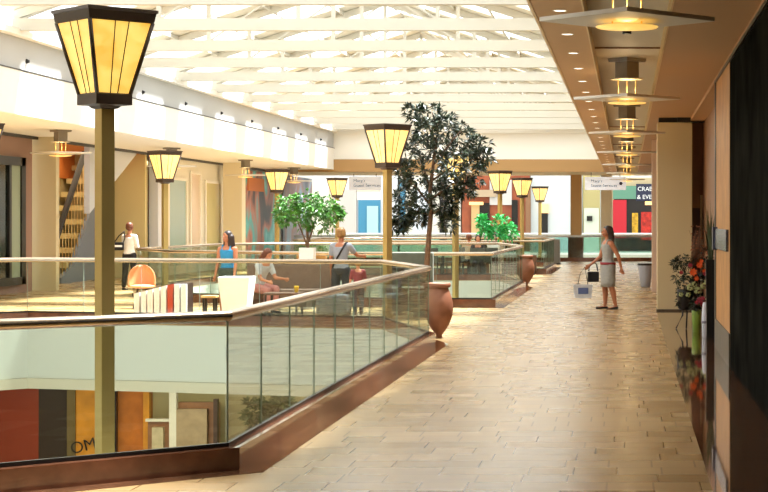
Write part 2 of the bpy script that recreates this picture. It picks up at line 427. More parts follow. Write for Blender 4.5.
# ------------------------------------------------------------------ right-hand wall
struct('wall_right', MB().box(1.2, 1.5, -3, 20.4, 0, 3.57), M['black'])
struct('trim_14', MB().box(1.18, 1.5, -3, 23.7, 3.55, 3.59), M['blackf'])
struct('trim_15', MB().box(1.185, 1.5, 23.45, 23.7, 0, 3.57), M['blackf'])
struct('stone_pilaster', MB().box(1.195, 1.5, 20.4, 23.45, .39, 3.55), M['orange_stone'])
struct('baseboard_right', MB().box(1.18, 1.5, 20.3, 23.47, 0, .39), M['skirt'])
struct('wall_right_upper', MB().box(1.2, 1.9, -3, 33.5, 3.59, ZS+.01), M['soffitr'])
struct('wall_right_recess', MB().box(1.46, 1.9, 23.7, 34.2, 0, 3.66), M['brown'])
struct('wall_right_return', MB().box(1.15, 1.47, 33.75, 34.2, 1.95, 3.66), M['brown'])
struct('wainscot_right', MB().box(1.15, 1.47, 33.72, 34.2, 0, 1.95), M['brownd'])
struct('trim_16', MB().box(1.41, 1.45, 33.62, 33.72, 0, 2.2), M['cream'])
struct('wall_right_far', MB().box(1.5, 1.9, 34.2, 74, 0, 3.66), M['brown'])
struct('trim_17', MB().box(.95, 1.47, 32.95, 33.4, ZS-.08, ZS), M['blackf'])
cc = MB().bbox(.57, 1.23, 33.0, 33.66, .03, 3.56, .01); struct('column', cc, M['cream'])
struct('column_base', MB().box(.555, 1.245, 32.985, 33.675, 0, .035), M['skirt'])
struct('column_reveal', MB().box(.60, 1.2, 33.03, 33.63, 3.56, 3.65), M['blackf'])
struct('column', MB().box(.60, 1.26, 42.0, 42.6, 0, 3.65), mat('mauve_column', 'd6b8a0', .5))
M['night'] = mat('navy', '1d2340', .4)
t = thing('wall_plaque', 'blue grey metallic plaque on the honey stone pilaster at the right', 'plaque', (1.195, 21.9, 1.47))
MB().bbox(-.035, 0, -1.35, 1.2, -.13, .13, .006).build('plate', mat('blue_grey_metal', '8d93a8', .2, metal=.8, noise=.4, nscale=6), t)
MB().box(-.06, 0, 1.2, 1.5, -.15, .15).build('end_box', M['night'], t)

# ------------------------------------------------------------------ left storefronts (plane X = -14.4)
XW = -14.4
def Yw(px, xw=XW): return xw*F/(px-627)
ZC = 3.75
W = {n: mat(n, c, r) for n, c, r in (('mauve', '9a7868', .6), ('darkglass', '1d2420', .1), ('ochre', 'd2c088', .7), ('orange', 'd07a35', .6),
     ('palebl', 'cfd4dc', .6), ('shopwhite', 'eeeadb', .6), ('greyteal', '8fa39a', .25), ('pink', 'dcc4ae', .5), ('teal', '62a9a5', .5),
     ('greybl', '66727d', .5), ('rust', 'a4553a', .6), ('navy2', '2a3a4d', .4), ('red', 'c0182b', .5), ('bluew', '3f86a8', .3), ('green2', '5f9079', .5))}
def panel(name, px0, px1, z0, z1, m, d=0, xw=XW, th=.12):
    y0, y1 = Yw(px0, xw), Yw(px1, xw)
    return struct(name, MB().box(xw-th+d, xw+d, min(y0, y1), max(y0, y1), z0, z1), m)
struct('wall_left_near', MB().box(-14.6, XW, -3, Yw(-30), 0, ZC), M['creamp'])
panel('wall_left', -30, 32, 0, 3.78, W['mauve'])
t = thing('shop_window', 'dark shop window in a black frame at the far left edge', 'window', (XW, Yw(0), 0))
y0, y1 = Yw(-25)-Yw(0), Yw(21)-Yw(0)
MB().box(0, .05, y0, y1, .35, 3.0).build('pane', W['darkglass'], t)
fm = MB().box(.05, .12, y1-.28, y1, .2, 3.2).box(.05, .12, y0, y1, 3.0, 3.2).box(.05, .12, y0, y1, .2, .38).box(.05, .1, y1-1.05, y1-.9, .38, 3.0)
fm.build('frame', M['blackf'], t)
MB().box(.055, .08, y1-.9, y1-.28, .38, 3.0).build('side_panel', mat('sage', '8f9a80', .5), t)
struct('column', MB().bbox(X(32, 42.6), X(56, 42.6), 42.6, 42.85, 0, 3.78, .01), M['cream'])
# stair recess
struct('wall_left_stair_back', MB().box(-16.9, -16.6, 43, 62, 0, 4.6), W['ochre'])
struct('wall_left_stair_side', MB().box(-16.6, XW, Yw(145), Yw(145)+.2, 0, 3.8), W['ochre'])
struct('ceiling_stair', MB().box(-16.6, -14.46, 43, 52.6, 3.69, 3.745), W['orange'])
struct('wall_left_header', MB().box(-16.6, -16.5, 43.5, 56, 2.95, 3.8), W['orange'])
t = thing('staircase', 'staircase with gold balusters and dark stringer behind the left column', 'staircase', (0, 0, 0))
xs = -15.45
def zst(y): return 1.15+(y-47.3)*.98
rl = MB().tube([(xs, 46.4, zst(46.4)), (xs, 50.0, zst(50.0))], .09, 8); rl.build('handrail', mat('black_rail', '2a241c', .7), t)
sb = MB(); pr = [(47.6, 0), (53.2, 0), (53.2, zst(53.2)-2.2), (48.6, zst(48.6)-2.0), (47.6, .15)]
sb.add([(xs-.06, y, z) for y, z in pr]+[(xs+.06, y, z) for y, z in pr], [(4, 3, 2, 1, 0), (5, 6, 7, 8, 9)]+[(k, (k+1) % 5, (k+1) % 5+5, k+5) for k in range(5)])
sb.build('stringer', mat('slate_blue', '6a7480', .5), t)
for k in range(17):
    y = 46.6+k*.26; zt = min(zst(y), 3.5); MB().tube([(xs, y, max(.1, zst(y)-2.3)), (xs, y, zt)], .013, 6).build('baluster', M['trim'], t)
for k in range(10):
    MB().box(-16.5, xs-.08, 48.0+.5*k, 48.5+.5*k, .1+.4*k-.1, .25+.4*k-.1 if k else .2).build('tread', W['ochre'], t)
o = MB().box(-16.5, -16.46, 44.2, 47.2, 3.25, 3.5).build('shop_sign', W['pink']); tag(o, 'small pale pink sign on the orange wall above the staircase', 'sign')
ld = bpy.data.lights.new('stair_fill_light', 'AREA'); ld.energy = 70; ld.size = 1.6; ld.shape = 'RECTANGLE'; ld.size_y = 5; ld.color = (1, .86, .6)  # added fill lamp without a fixture, brightens the stair recess
lo_ = bpy.data.objects.new('stair_fill_light', ld); COL.objects.link(lo_); lo_.location = (-15.6, 48.5, 3.6)
# white slanted canopy wedge
o = struct('wall_left_wedge', MB().add([(XW+.0, 46.9, 3.75), (XW, 51.6, 3.75), (XW, 46.9, 1.9), (XW-.15, 46.9, 3.75), (XW-.15, 51.6, 3.75), (XW-.15, 46.9, 1.9)],
    [(0, 1, 2), (5, 4, 3), (0, 3, 4, 1), (1, 4, 5, 2), (2, 5, 3, 0)]), W['palebl'])
struct('column', MB().box(XW, XW+.28, 52.7, 53.1, 0, ZC), W['palebl'])
panel('wall_left_rust', 152, 160, 1.6, ZC, W['rust']); panel('window_1', 152, 160, 0, 1.6, W['navy2'])
struct('column', MB().box(XW, XW+.06, Yw(160), Yw(167), 0, ZC), M['creamp'])
panel('wall_left_shop', 160, 246, 0, ZC, W['shopwhite'], d=-.02)
t = thing('shopfront', 'pale shopfront with three tall windows behind the woman in white', 'shopfront', (XW, 0, 0))
for (a, b, c, z1) in ((168, 185, 'greyteal', 3.0), (190, 199, 'pink', 3.25), (205, 219, 'ochre', 3.0)):
    w_ = MB().box(-.02, .03, Yw(a), Yw(b), .25, z1).build('window', mat('shop_'+c, {'greyteal': 'a3b5aa', 'pink': 'e3d0bc', 'ochre': 'cdc48e'}[c], .15), t)
    fr = MB(); ya, yb = Yw(a), Yw(b)
    fr.box(0, .06, ya-.08, ya, .2, z1+.1).box(0, .06, yb, yb+.08, .2, z1+.1).box(0, .06, ya, yb, z1, z1+.1).box(0, .06, ya, yb, .2, .28); fr.build('frame', M['white'], w_)
struct('column', MB().bbox(X(223, 61.5), X(242, 61.5), 61.5, 62.1, 0, ZC, .01), M['creamp'])
# big posters: diagonal painted bands, procedural
def poster_mat(name, stops, scale, dist):
    m = bpy.data.materials.new(name); m.use_nodes = True; n = m.node_tree; b = n.nodes['Principled BSDF']; b.inputs['Roughness'].default_value = .5
    tc = n.nodes.new('ShaderNodeTexCoord'); mp = n.nodes.new('ShaderNodeMapping'); mp.inputs['Scale'].default_value = scale
    wv = n.nodes.new('ShaderNodeTexNoise'); wv.inputs['Scale'].default_value = 1.0; wv.inputs['Distortion'].default_value = dist; wv.inputs['Detail'].default_value = 3
    r = n.nodes.new('ShaderNodeValToRGB'); r.color_ramp.elements[0].position = .3; r.color_ramp.elements[1].position = .7
    r.color_ramp.elements[0].color = s2l(stops[0]); r.color_ramp.elements[1].color = s2l(stops[-1])
    for i, s_ in enumerate(stops[1:-1]):
        e = r.color_ramp.elements.new(.3+.4*(i+1)/(len(stops)-1)); e.color = s2l(s_)
    n.links.new(tc.outputs['Object'], mp.inputs[0]); n.links.new(mp.outputs[0], wv.inputs['Vector']); n.links.new(wv.outputs['Fac'], r.inputs[0]); n.links.new(r.outputs[0], b.inputs['Base Color'])
    return m
pm1 = poster_mat('poster_figures', ['2c3440', '54484c', 'c07862', '4fb4b8', '8fd8dc', '33404c'], (1, .32, .28), 1.2)
pm2 = poster_mat('poster_storm', ['383e48', '5c6672', '8a6458', '7f9fb4', '3f4a56'], (1, .35, .3), 1.0)
o = MB().box(0, .05, Yw(245), Yw(279), 0.1, 3.62).build('wall_poster', pm1, loc=(XW, 0, 0)); tag(o, 'tall mural of blurred figures in teal, brown and grey, left of the cream post', 'poster')
o = MB().box(0, .05, Yw(282), Yw(311), 0.1, 3.62).build('wall_poster', pm2, loc=(XW, 0, 0)); tag(o, 'tall grey and blue mural right of the cream post, behind the bushy plant', 'poster')
o = MB().box(.05, .09, Yw(246), Yw(262), 2.85, 3.35).build('shop_sign', W['orange'], loc=(XW, 0, 0)); tag(o, 'orange brown sign at the top left corner of the teal mural', 'sign')
panel('wall_left_far', 246, 330, 0, ZC, M['white'], d=-.05)
struct('trim_18', MB().box(-14.45, -14.33, 40, 70, 3.68, 3.75), M['blackf'])

# ------------------------------------------------------------------ far court (beyond the end railing)
YE = 98.0
struct('court_light_filter', MB().add([(-33, 70.3, 9), (14, 70.3, 9), (14, 112, 9), (-33, 112, 9)], [(0, 1, 2, 3)]), roof_mat(1.0, .2, 'court_dimming'))  # unseen translucent sheet, added to dim the daylight in the court
struct('floor_far_court', MB().box(-32, 12, 88, 110, -.9, 0), M['slab'])
#struct('ceiling_far_court', MB().box(-32, 12, 90, 110, 4.05, 4.4), M['soffit'])
struct('wall_end', MB().box(-32, 14, YE+.2, YE+.5, 0, 6), mat('pale_grey_wall', 'dfe2df', .7))
struct('court_sky_block_left', MB().box(-33, -32.7, 70, 100, -6, 9), M['white'])  # unseen side walls, added to keep horizon sky light out of the court
struct('court_sky_block_right', MB().box(6, 6.3, 74, 100, -6, 9), M['white'])
struct('wall_court_lower', MB().box(-32, 12, 88.5, 89, -6, -.9), M['white'])
#struct('wall_court_over', MB().box(-32, 12, 89.7, 90, 4.05, 8), M['white'])
def eb(name, x0, x1, y0, y1, m, d=0, Y=YE, th=.15, kind='s'):
    mb = MB().box(X(x0, Y), X(x1, Y), Y-d-th, Y-d, Z(y1, Y), Z(y0, Y))
    o = mb.build(name, m)
    if kind == 's': o['kind'] = 'structure'
    return o
# court railing on the opposite side
t = thing('court_balustrade', 'pale glass balustrade on the opposite side of the far court', 'railing', (0, 88.2, 0))
MB().box(-30, 5.5, -.05, .05, 0, .1).build('curb', M['whitep'], t)
MB().box(-30, 5.5, -.01, .01, .1, 1.0).build('glass_panel', glass_mat('teal_glass', 'd6f0ee', .08), t)
MB().tube([(-30, 0, 1.05), (5.5, 0, 1.05)], .05, 10).build('handrail', M['whitep'], t)
# end columns
struct('column', MB().box(X(570.5, 74.2), X(581.5, 74.2), 74.2, 74.7, 1.1, 3.66), mat('tan_column', 'c39a5e', .55))
struct('column_base', MB().box(X(568, 74), X(583, 74), 74.0, 74.8, 0, 1.1), M['wood'])
struct('column', MB().box(X(601, 74.2), X(612, 74.2), 74.2, 74.8, 0, 3.66), M['creamp'])
# shops at the end
def shop(px0, px1, y0, name='shopfront', label='', parts=(), cat='shopfront', Y=YE):
    t = thing(name, label, cat, (0, 0, 0))
    for (nm, a, b, c, d_, m, off) in parts:
        MB().box(X(a, Y), X(b, Y), Y-off-.12, Y-off, max(0, Z(d_, Y)), Z(c, Y)).build(nm, m, t)
    return t
wt = mat('shop_dark', '1b1512', .3); yl = mat('amber_light', 'f2c37a', .5, emit='ffcc80', es=1.2)
t = shop(0, 0, 0, label='red and black shopfront with navy sign, at the far end beside the beige column', parts=[
    ('wall', 611, 680, 178, 252, mat('shop_cream', 'c9b892', .6), 0), ('glass_front', 614, 680, 190, 252, wt, .14),
    ('transom', 613, 636, 186, 199, W['green2'], .28), ('sign_board', 636, 672, 184, 201, M['night'], .28),
    ('red_banner', 613, 626.5, 200, 238, W['red'], .30), ('lit_shelf', 645, 672, 201.5, 205, yl, .3),
    ('display_red', 641, 654, 212, 240, mat('display_red', 'b32618', .6, noise=.5, nscale=6), .3),
    ('display_yellow', 632, 638, 213, 236, mat('display_yellow', 'c99a20', .6, noise=.5, nscale=6), .3)])
wm = mat('sign_white', 'f2f2f2', .5)
text('sign_text', 'CRABTREE', .33, (X(637.5, YE), YE-.42, Z(191, YE)), wm, t); text('sign_text', '& EVELYN', .33, (X(637, YE), YE-.42, Z(199, YE)), wm, t)
t2 = shop(0, 0, 0, label='olive and pale grey shopfront with small dark square opening at the end', parts=[
    ('wall', 583, 600, 172, 252, mat('olive', 'b5a872', .6), 0), ('lower_wall', 584, 599, 208, 252, mat('pale_green', 'cfd5c3', .6), .14),
    ('opening', 587, 592.5, 216, 221, wt, .28)])
t3 = shop(0, 0, 0, label='pale blue shopfront with bright blue window, behind the hanging sign at the left', parts=[
    ('wall', 296, 400, 168, 252, mat('ice_grey', 'dcdde0', .6), 0), ('fascia_panel', 357.5, 380, 192, 200, M['white'], .14), ('tan_band', 357.5, 380, 185, 192, W['pink'], .14),
    ('blue_window', 359, 381, 200, 240, W['bluew'], .14), ('pale_display', 368, 379, 206, 240, mat('pale_teal', 'a9cfcf', .5), .28),
    ('grey_panel', 336, 357, 190, 240, mat('warm_grey', 'c9bfb8', .6), .14), ('doorway', 320, 334, 178, 240, W['pink'], .14)])
t4 = shop(0, 0, 0, label='mixed white and dark shopfronts seen through the leaves of the tall tree', parts=[
    ('wall', 398, 462, 168, 252, mat('warm_white', 'e5dfd2', .6), 0), ('window_dark', 440, 447, 180, 240, wt, .14), ('window_dark', 400, 406, 180, 240, W['bluew'], .14),
    ('window_dark', 452, 458, 195, 240, W['greybl'], .14), ('window_grey', 413, 430, 190, 240, W['palebl'], .14)])
t5 = shop(0, 0, 0, label='red brown shopfront with dark doorway, behind the bright green plant', parts=[
    ('wall', 461, 530, 168, 252, mat('red_brown', '9c4f2e', .6, noise=.25, nscale=2), 0), ('awning_board', 468, 497, 190, 197, mat('stone_band', 'b9a184', .6), .32),
    ('white_arch', 490, 512, 180, 205, mat('shop_grey', 'c9c4bf', .6), .14), ('doorway', 478, 490, 203, 250, wt, .16), ('pilaster', 472, 480, 205, 250, M['tan'], .3),
    ('lit_sign', 470, 484, 202, 205, yl, .45), ('pilaster', 526, 531, 180, 250, M['brown'], .3), ('doorway', 512, 518, 200, 250, wt, .16)])
t6 = shop(0, 0, 0, label='pale grey wall with narrow amber doorway, right of the red brown shopfront', parts=[
    ('wall', 531, 582.5, 168, 252, mat('cool_grey', 'ccd2d2', .6), 0), ('doorway', 541, 548, 213, 250, wt, .14), ('amber_lintel', 540, 549, 204, 213, yl, .16), ('panel', 572, 581.5, 180, 250, mat('olive2', 'a8a682', .6), .14)])

# hanging direction signs
def hanging_sign(px0, px1, y0, y1, Y, label, dot):
    x0, x1, z0, z1 = X(px0, Y), X(px1, Y), Z(y1, Y), Z(y0, Y)
    t = thing('hanging_sign', label, 'sign', ((x0+x1)/2, Y, z0)); w_, h_ = (x1-x0)/2, z1-z0
    MB().bbox(-w_, w_, -.05, .05, 0, h_, .01).build('board', (mat('sign_face_glow', 'eceef2', .4, emit='eceef2', es=.45) if 'sign_face_glow' not in bpy.data.materials else bpy.data.materials['sign_face_glow']), t)  # weak glow added so the shaded board reads white
    for s_ in (-.7, .7): MB().tube([(w_*s_, 0, h_), (w_*s_, 0, 3.66-z0)], .015, 6).build('hanger', M['darkm'], t)
    tm = mat('sign_letters', '4d5f6e', .5)
    text('sign_text', "Macy's", h_*.34, (-w_*.72, -.056, h_*.58), tm, t); text('sign_text', 'Guest Services', h_*.34, (-w_*.72, -.056, h_*.24), tm, t)
    if dot: MB().lathe([(.07, 0), (.07, .02)], n=14).xf(Matrix.Rotation(R(90), 4, 'X')).build('arrow_dot', M['night'], t, loc=(w_*.75, -.055, h_*.5))
hanging_sign(585, 626, 177, 190, 70.6, 'white hanging direction sign with dark dot, above the end of the corridor', True)
hanging_sign(349, 381, 176.5, 190, 72.5, 'white hanging direction sign beyond the left lamps, near the tall tree', False)

# ------------------------------------------------------------------ lower level
struct('floor_lower', MB().box(-17, 1.9, -3, 60, -5.4, -5.2), mat('lower_floor_stone', '9fa19c', .4))
struct('wall_lower_right', MB().box(-2.3, -2.0, -3, 60, -5.2, -.95), M['creamp'])
struct('wall_lower_left', MB().box(-17.3, -17.0, -3, 60, -5.2, -.95), M['creamp'])
YL = 34.2
def lb(name, x0, x1, m, zt=-.96, zb=-5.2, off=0, sk='s'):
    o = MB().box(X(x0, YL), X(x1, YL), YL-off-.1, YL-off, zb, zt).build(name, m); o['kind'] = 'structure'; return o
struct('wall_lower', MB().box(-17, 1.5, YL, YL+.3, -5.2, -.95), mat('khaki', 'c4b98c', .6))
lsh = thing('lower_shop', 'dark and orange shopfront on the lower level, at the bottom left', 'shopfront', (0, 0, 0))
def lp(nm, x0, x1, m, zt=-.96, zb=-5.2, off=0):
    return MB().box(X(x0, YL), X(x1, YL), YL-off-.14, YL-off-.02, zb, zt).build(nm, m, lsh)
am = mat('amber_panel', 'e09a2c', .45, noise=.25, nscale=2.5); ok_ = mat('orange_wood', 'c8741f', .4, noise=.25, nscale=3)
lp('red_panel', -10, 41, mat('brick_red', '8a3115', .5)); lp('dark_panel', 41, 70, mat('umber', '2f211a', .5)); lp('olive_strip', 70, 78, mat('olive_brown', '6e5f38', .5), off=.05)
lp('amber_panel', 78, 111, am); lp('black_post', 112, 120, wt, off=.12); lp('wood_panel', 120, 153, ok_); lp('amber_strip', 147, 153, am, off=.13)
tx = text('sign_text', 'OMO', .32, (X(75, YL), YL-.2, Z(453, YL)), wt, lsh, rot=(R(90), R(-14), 0))
lst = thing('stone_pier', 'stone panelled pier with white column on the lower level, behind the glass corner', 'pier', (0, 0, 0))
stn = mat('stone_panel', 'b09a7c', .45, noise=.2, nscale=5); stf = mat('stone_frame', 'a0714e', .4, noise=.15)
for (nm, x0, x1, zt, zb, m, off) in (('low_pier', 154, 177, Z(418, YL), -5.2, stf, .3), ('panel', 160, 171, Z(424, YL), -4.9, mat('pale_stone', 'cdbf9f', .5, noise=.15), .45), ('ledge', 153, 182, Z(416, YL), Z(418.5, YL), M['white'], .4),
        ('white_column', 177, 184, -1.2, -5.2, M['white'], .45), ('tall_pier', 184, 224, Z(400, YL), -5.2, stf, .3), ('panel', 184, 214, Z(406, YL), -5.0, stn, .45), ('dark_post', 221, 225, Z(396, YL), -5.2, M['wood'], .5)):
    MB().box(X(x0, YL), X(x1, YL), YL-off-.14, YL-off, zb, zt).build(nm, m, lst)
for (x, y, e, c) in ((-11.5, 31.8, 70, (1, .72, .4)), (-8.5, 31.8, 60, (1, .85, .6)), (-5.5, 31.5, 60, (1, .9, .7))):
    ld = bpy.data.lights.new('lower_fill_light', 'AREA'); ld.energy = e; ld.size = 1.6; ld.color = c  # added warm fill under the slab, no fixtures modelled
    lo_ = bpy.data.objects.new('lower_fill_light', ld); COL.objects.link(lo_); lo_.location = (x, y, -1.15)

# ------------------------------------------------------------------ lamp posts
def amber_glass(name, warm, es):
    m = mat(name, 'e9d9ac', .35, emit=warm, es=es); n = m.node_tree; b = n.nodes['Principled BSDF']
    tc = n.nodes.new('ShaderNodeTexCoord'); nz = n.nodes.new('ShaderNodeTexNoise'); nz.inputs['Scale'].default_value = 6; nz.inputs['Detail'].default_value = 4; nz.inputs['Distortion'].default_value = 1.2
    r = n.nodes.new('ShaderNodeValToRGB'); r.color_ramp.elements[0].position = .35; r.color_ramp.elements[1].position = .68
    r.color_ramp.elements[0].color = s2l(warm); r.color_ramp.elements[1].color = s2l('ffdc66')
    n.links.new(tc.outputs['Object'], nz.inputs['Vector']); n.links.new(nz.outputs['Fac'], r.inputs[0]); n.links.new(r.outputs[0], b.inputs['Emission Color'])
    return m
M['amber'] = amber_glass('amber_glass', 'f2ac14', .95)
def lamp_post(loc, label):
    t = thing('lamp_post', label, 'street lamp', loc, 0, 'lantern lamp posts of the atrium')
    H = 3.245; zb = 2.64; zt = 3.17
    MB().sq([(.074, -5.2), (.074, 2.555)]).build('post', M['gold'], t)
    MB().sq([(.13, -5.2), (.13, -4.95), (.09, -4.9)]).build('post_base', M['bronze'], t)
    MB().sq([(.08, 2.53), (.10, 2.535), (.12, 2.552), (.205, 2.56), (.205, 2.635), (.19, 2.645)]).build('collar', M['bronze'], t)
    MB().sq([(.362, 3.165), (.372, 3.18), (.385, 3.235), (.40, 3.24), (.40, 3.262), (.1, 3.27)]).build('rim', M['bronze'], t)
    for k in range(4):
        a0 = math.pi/2*k; a1 = a0+math.pi/2
        def P(s_, z, inset=0):
            r = .19+(.358-.19)*(z-zb)/(zt-zb)-inset
            p0 = Vector((r*math.cos(a0), r*math.sin(a0), z)); p1 = Vector((r*math.cos(a1), r*math.sin(a1), z)); return p0.lerp(p1, s_)
        g = MB().add([P(.02, zb, .004), P(.98, zb, .004), P(.98, zt, .004), P(.02, zt, .004), P(.02, zb, .016), P(.98, zb, .016), P(.98, zt, .016), P(.02, zt, .016)],
                     [(0, 1, 2, 3), (7, 6, 5, 4), (0, 4, 5, 1), (1, 5, 6, 2), (2, 6, 7, 3), (3, 7, 4, 0)])
        gp = g.build('glass_panel', M['amber'], t)
        c = MB()
        for s_ in (.40, .62): c.tube([P(s_, zb, .002), P(s_, zt, .002)], .0045, 5)
        c.build('came', M['bronze'], gp)
        MB().tube([P(0, zb, .0), P(0, zt, .0)], .016, 6).build('corner_bar', M['bronze'], t)
    return t
LX = -3.88
lp0 = lamp_post((LX, 13.0, 0), 'largest lamp post with amber lantern, in the left foreground')
for (x, y, lab) in ((-3.88, 28.35, 'amber lantern lamp post left of the tall tree'), (-3.9, 39.8, 'amber lantern lamp post hidden among the leaves of the tall tree'),
                    (-3.95, 54.4, 'nearest of the three lamp posts right of the tall tree'),
                    (-3.8, 63.4, 'middle one of the three lamp posts right of the tall tree'), (-3.93, 79.0, 'farthest and smallest of the three lamp posts right of the tall tree'),
                    (-10.35, 28.0, 'lamp post cut off by the left edge of the picture'), (-10.3, 39.0, 'white-lit lamp post above the woman in white, against the pale shop wall'),
                    (-10.56, 52.8, 'lamp post between the two murals on the left side'), (-10.5, 63.4, 'farthest lamp post of the left row, above the bushy plant')):
    o = dup(lp0, (x, y, 0), label=lab)
# small planter below the far court post is not shown; posts in the court stand on its lower floor
struct('floor_court_lower', MB().box(-32, 12, 60, 89, -5.4, -5.2), M['floor'])

# ------------------------------------------------------------------ pendants
M['pfab'] = mat('pendant_board', 'f0e8d6', .5)
M['plight'] = mat('pendant_diffuser', 'ffe7a8', .4, emit='ffc860', es=.9)
def pendant(loc, label, ceil=3.82):
    t = thing('pendant_lamp', label, 'pendant lamp', loc, 0, 'square pendant lamps'); h = ceil
    MB().sq([(.69, 3.288), (.69, 3.318)]).build('board', M['pfab'], t)
    MB().sq([(.692, 3.286), (.696, 3.286), (.696, 3.32), (.692, 3.32)]).build('edge_band', mat('pendant_edge', 'd8d2c6', .4) if 'pendant_edge' not in bpy.data.materials else bpy.data.materials['pendant_edge'], t)
    MB().lathe([(.02, 3.215), (.24, 3.235), (.25, 3.243), (.02, 3.25)], n=24).build('diffuser_dish', M['plight'], t)
    for s_ in (-1, 1):
        MB().tube([(.115*s_, 0, 3.24), (.115*s_, 0, 3.56)], .009, 6).build('rod', M['trim'], t)
    MB().tube([(0, .08, 3.24), (0, .08, 3.56)], .006, 6).build('rod', M['trim'], t)
    MB().lathe([(.21, 3.545), (.21, 3.56), (.02, 3.565)], n=20).build('disc', M['tray'], t)
    MB().sq([(.155, 3.565), (.155, h-.03)]).build('ceiling_box', mat('pendant_box', '8d8478', .45) if 'pendant_box' not in bpy.data.materials else bpy.data.materials['pendant_box'], t)
    MB().sq([(.24, h-.045), (.25, h-.012), (.25, h-.002)]).build('flange', bpy.data.materials['pendant_box'], t)
    MB().box(-.03, .03, .25, .31, 3.15, 3.19).build('finial', M['darkm'], t) if False else None
    ld = bpy.data.lights.new('bulb', 'POINT'); ld.energy = 7; ld.color = (1, .72, .38); ld.shadow_soft_size = .08
    lo = bpy.data.objects.new('bulb', ld); COL.objects.link(lo); lo.parent = t; lo.location = (0, 0, 3.42)
    ld2 = bpy.data.lights.new('down_bulb', 'POINT'); ld2.energy = 2.5; ld2.color = (1, .74, .36); ld2.shadow_soft_size = .1
    lo2 = bpy.data.objects.new('down_bulb', ld2); COL.objects.link(lo2); lo2.parent = t; lo2.location = (0, 0, 3.262)
    return t
pn = pendant((0, 13.9, 0), 'nearest square pendant lamp under the corridor ceiling, cut by the top edge')
for k, nm in enumerate(('second', 'third', 'fourth', 'fifth', 'sixth', 'farthest')):
    dup(pn, (0, 13.9+8.95*(k+1), 0), label='%s square pendant lamp along the corridor ceiling' % nm)
for (y, nm) in ((39.4, 'pendant lamp under the left walkway ceiling, in front of the staircase'), (49.0, 'pendant lamp under the left walkway ceiling, behind a white lantern'),
                (58.5, 'faint pendant lamp under the left walkway ceiling, before the pale shop windows'), (67.0, 'farthest pendant lamp of the left walkway, by the murals')):
    dup(pn, (-12.75, y, -.07), label=nm)
# downlights
t = thing('downlight', 'small round white downlight in the tan strip beside the skylight', 'downlight', (-.62, 12.1, ZS), 0, 'downlights in the tan soffit strip')
MB().lathe([(.057, .004), (.057, -.006), (.066, -.006), (.066, .01)], n=16).build('ring', M['white'], t)
MB().lathe([(.001, -.003), (.056, -.003), (.056, .004)], n=16).build('lens', mat('downlight_lens', 'fff4e0', .4, emit='fff0d8', es=3.5), t)
for k in range(1, 28): dup(t, (-.62, 12.1+2.05*k, ZS))
# grazing sensor box on the tray
o = MB().lathe([(.05, 0), (.05, .05), (.02, .07)], n=12).build('smoke_detector', M['darkm'], loc=(0, 19.2, 3.75)); tag(o, 'small dark detector on the ceiling tray behind the nearest pendant', 'smoke detector')

# ------------------------------------------------------------------ vases
def vase(loc, label):
    t = thing('terracotta_vase', label, 'vase', loc, 0, 'terracotta floor vases')
    MB().lathe([(.03, 0), (.045, .0), (.05, .015), (.045, .04), (.075, .08), (.118, .14), (.165, .23), (.198, .33), (.208, .42), (.203, .51), (.182, .60), (.152, .68), (.138, .72), (.14, .74)], n=28).build('body', M['terra'], t)
    MB().lathe([(.138, .73), (.165, .738), (.172, .76), (.170, .79), (.16, .80), (.135, .795), (.12, .72), (.02, .70)], n=28).build('lip', M['terra'], t)
    return t
v0 = vase((-2.74, 25.5, 0), 'larger terracotta floor vase at the end of the nearest balustrade')
dup(v0, (-2.66, 46.1, 0), label='smaller looking terracotta vase farther down the balustrade', scale=(1.1, 1.1, 1))

# ------------------------------------------------------------------ plants
def rnd(a, b): return random.uniform(a, b)
def foliage(centres, n, L, W, m, parent, droop=.25, up=.3, cl=6, name='foliage'):
    mb = MB()
    per = max(1, n//(len(centres)*cl))
    for (c, r) in centres:
        c = Vector(c)
        for _ in range(per):
            d = Vector((rnd(-1, 1), rnd(-1, 1), rnd(-.8, 1))); d = d.normalized()
            p = c+Vector((d.x*r[0], d.y*r[1], d.z*r[2]))*(rnd(.35, 1)**.6)
            ax = (d+Vector((0, 0, up))).normalized()
            for k in range(cl):
                q = (ax*.6+Vector((rnd(-1, 1), rnd(-1, 1), rnd(-.7, .9)))).normalized()
                mb.leaf(p+q*.01, q, L*rnd(.7, 1.2), W*rnd(.8, 1.2), droop)
    return mb.build(name, m, parent, wn=False)
# tall tree
TY = 31.0
def T(px, py, y=TY): p = at(px, py, y); return (p.x-X(427, TY), p.y-TY, p.z)
t = thing('tall_tree', 'tall slender indoor tree with dark green leaves left of centre', 'tree', (X(427, TY), TY, 0))
tr = MB(); tr.tube([(0, 0, 0), T(427, 262), T(429, 235), T(431, 212), T(430, 190), T(434, 160), T(438, 130), T(432, 112)], [.06, .05, .045, .042, .035, .028, .018, .01], 8)
brs = [((430, 205), (415, 185), (402, 175)), ((430, 200), (450, 185), (470, 172)), ((431, 190), (420, 160), (412, 140)), ((433, 165), (450, 145), (462, 132)),
       ((430, 215), (445, 205), (455, 195)), ((435, 140), (425, 120), (417, 108)), ((433, 180), (455, 165), (482, 158)), ((430, 215), (412, 210), (400, 212))]
for i, b in enumerate(brs):
    dy = (-.25, .2, .3, -.3, .35, 0, -.1, .2)[i]
    a, c, d = T(*b[0]), T(*b[1]), T(*b[2]); tr.tube([a, (c[0], dy*.5, c[2]), (d[0], dy, d[2])], [.022, .015, .006], 6)
tr.build('trunk', M['bark'], t)
cs = []
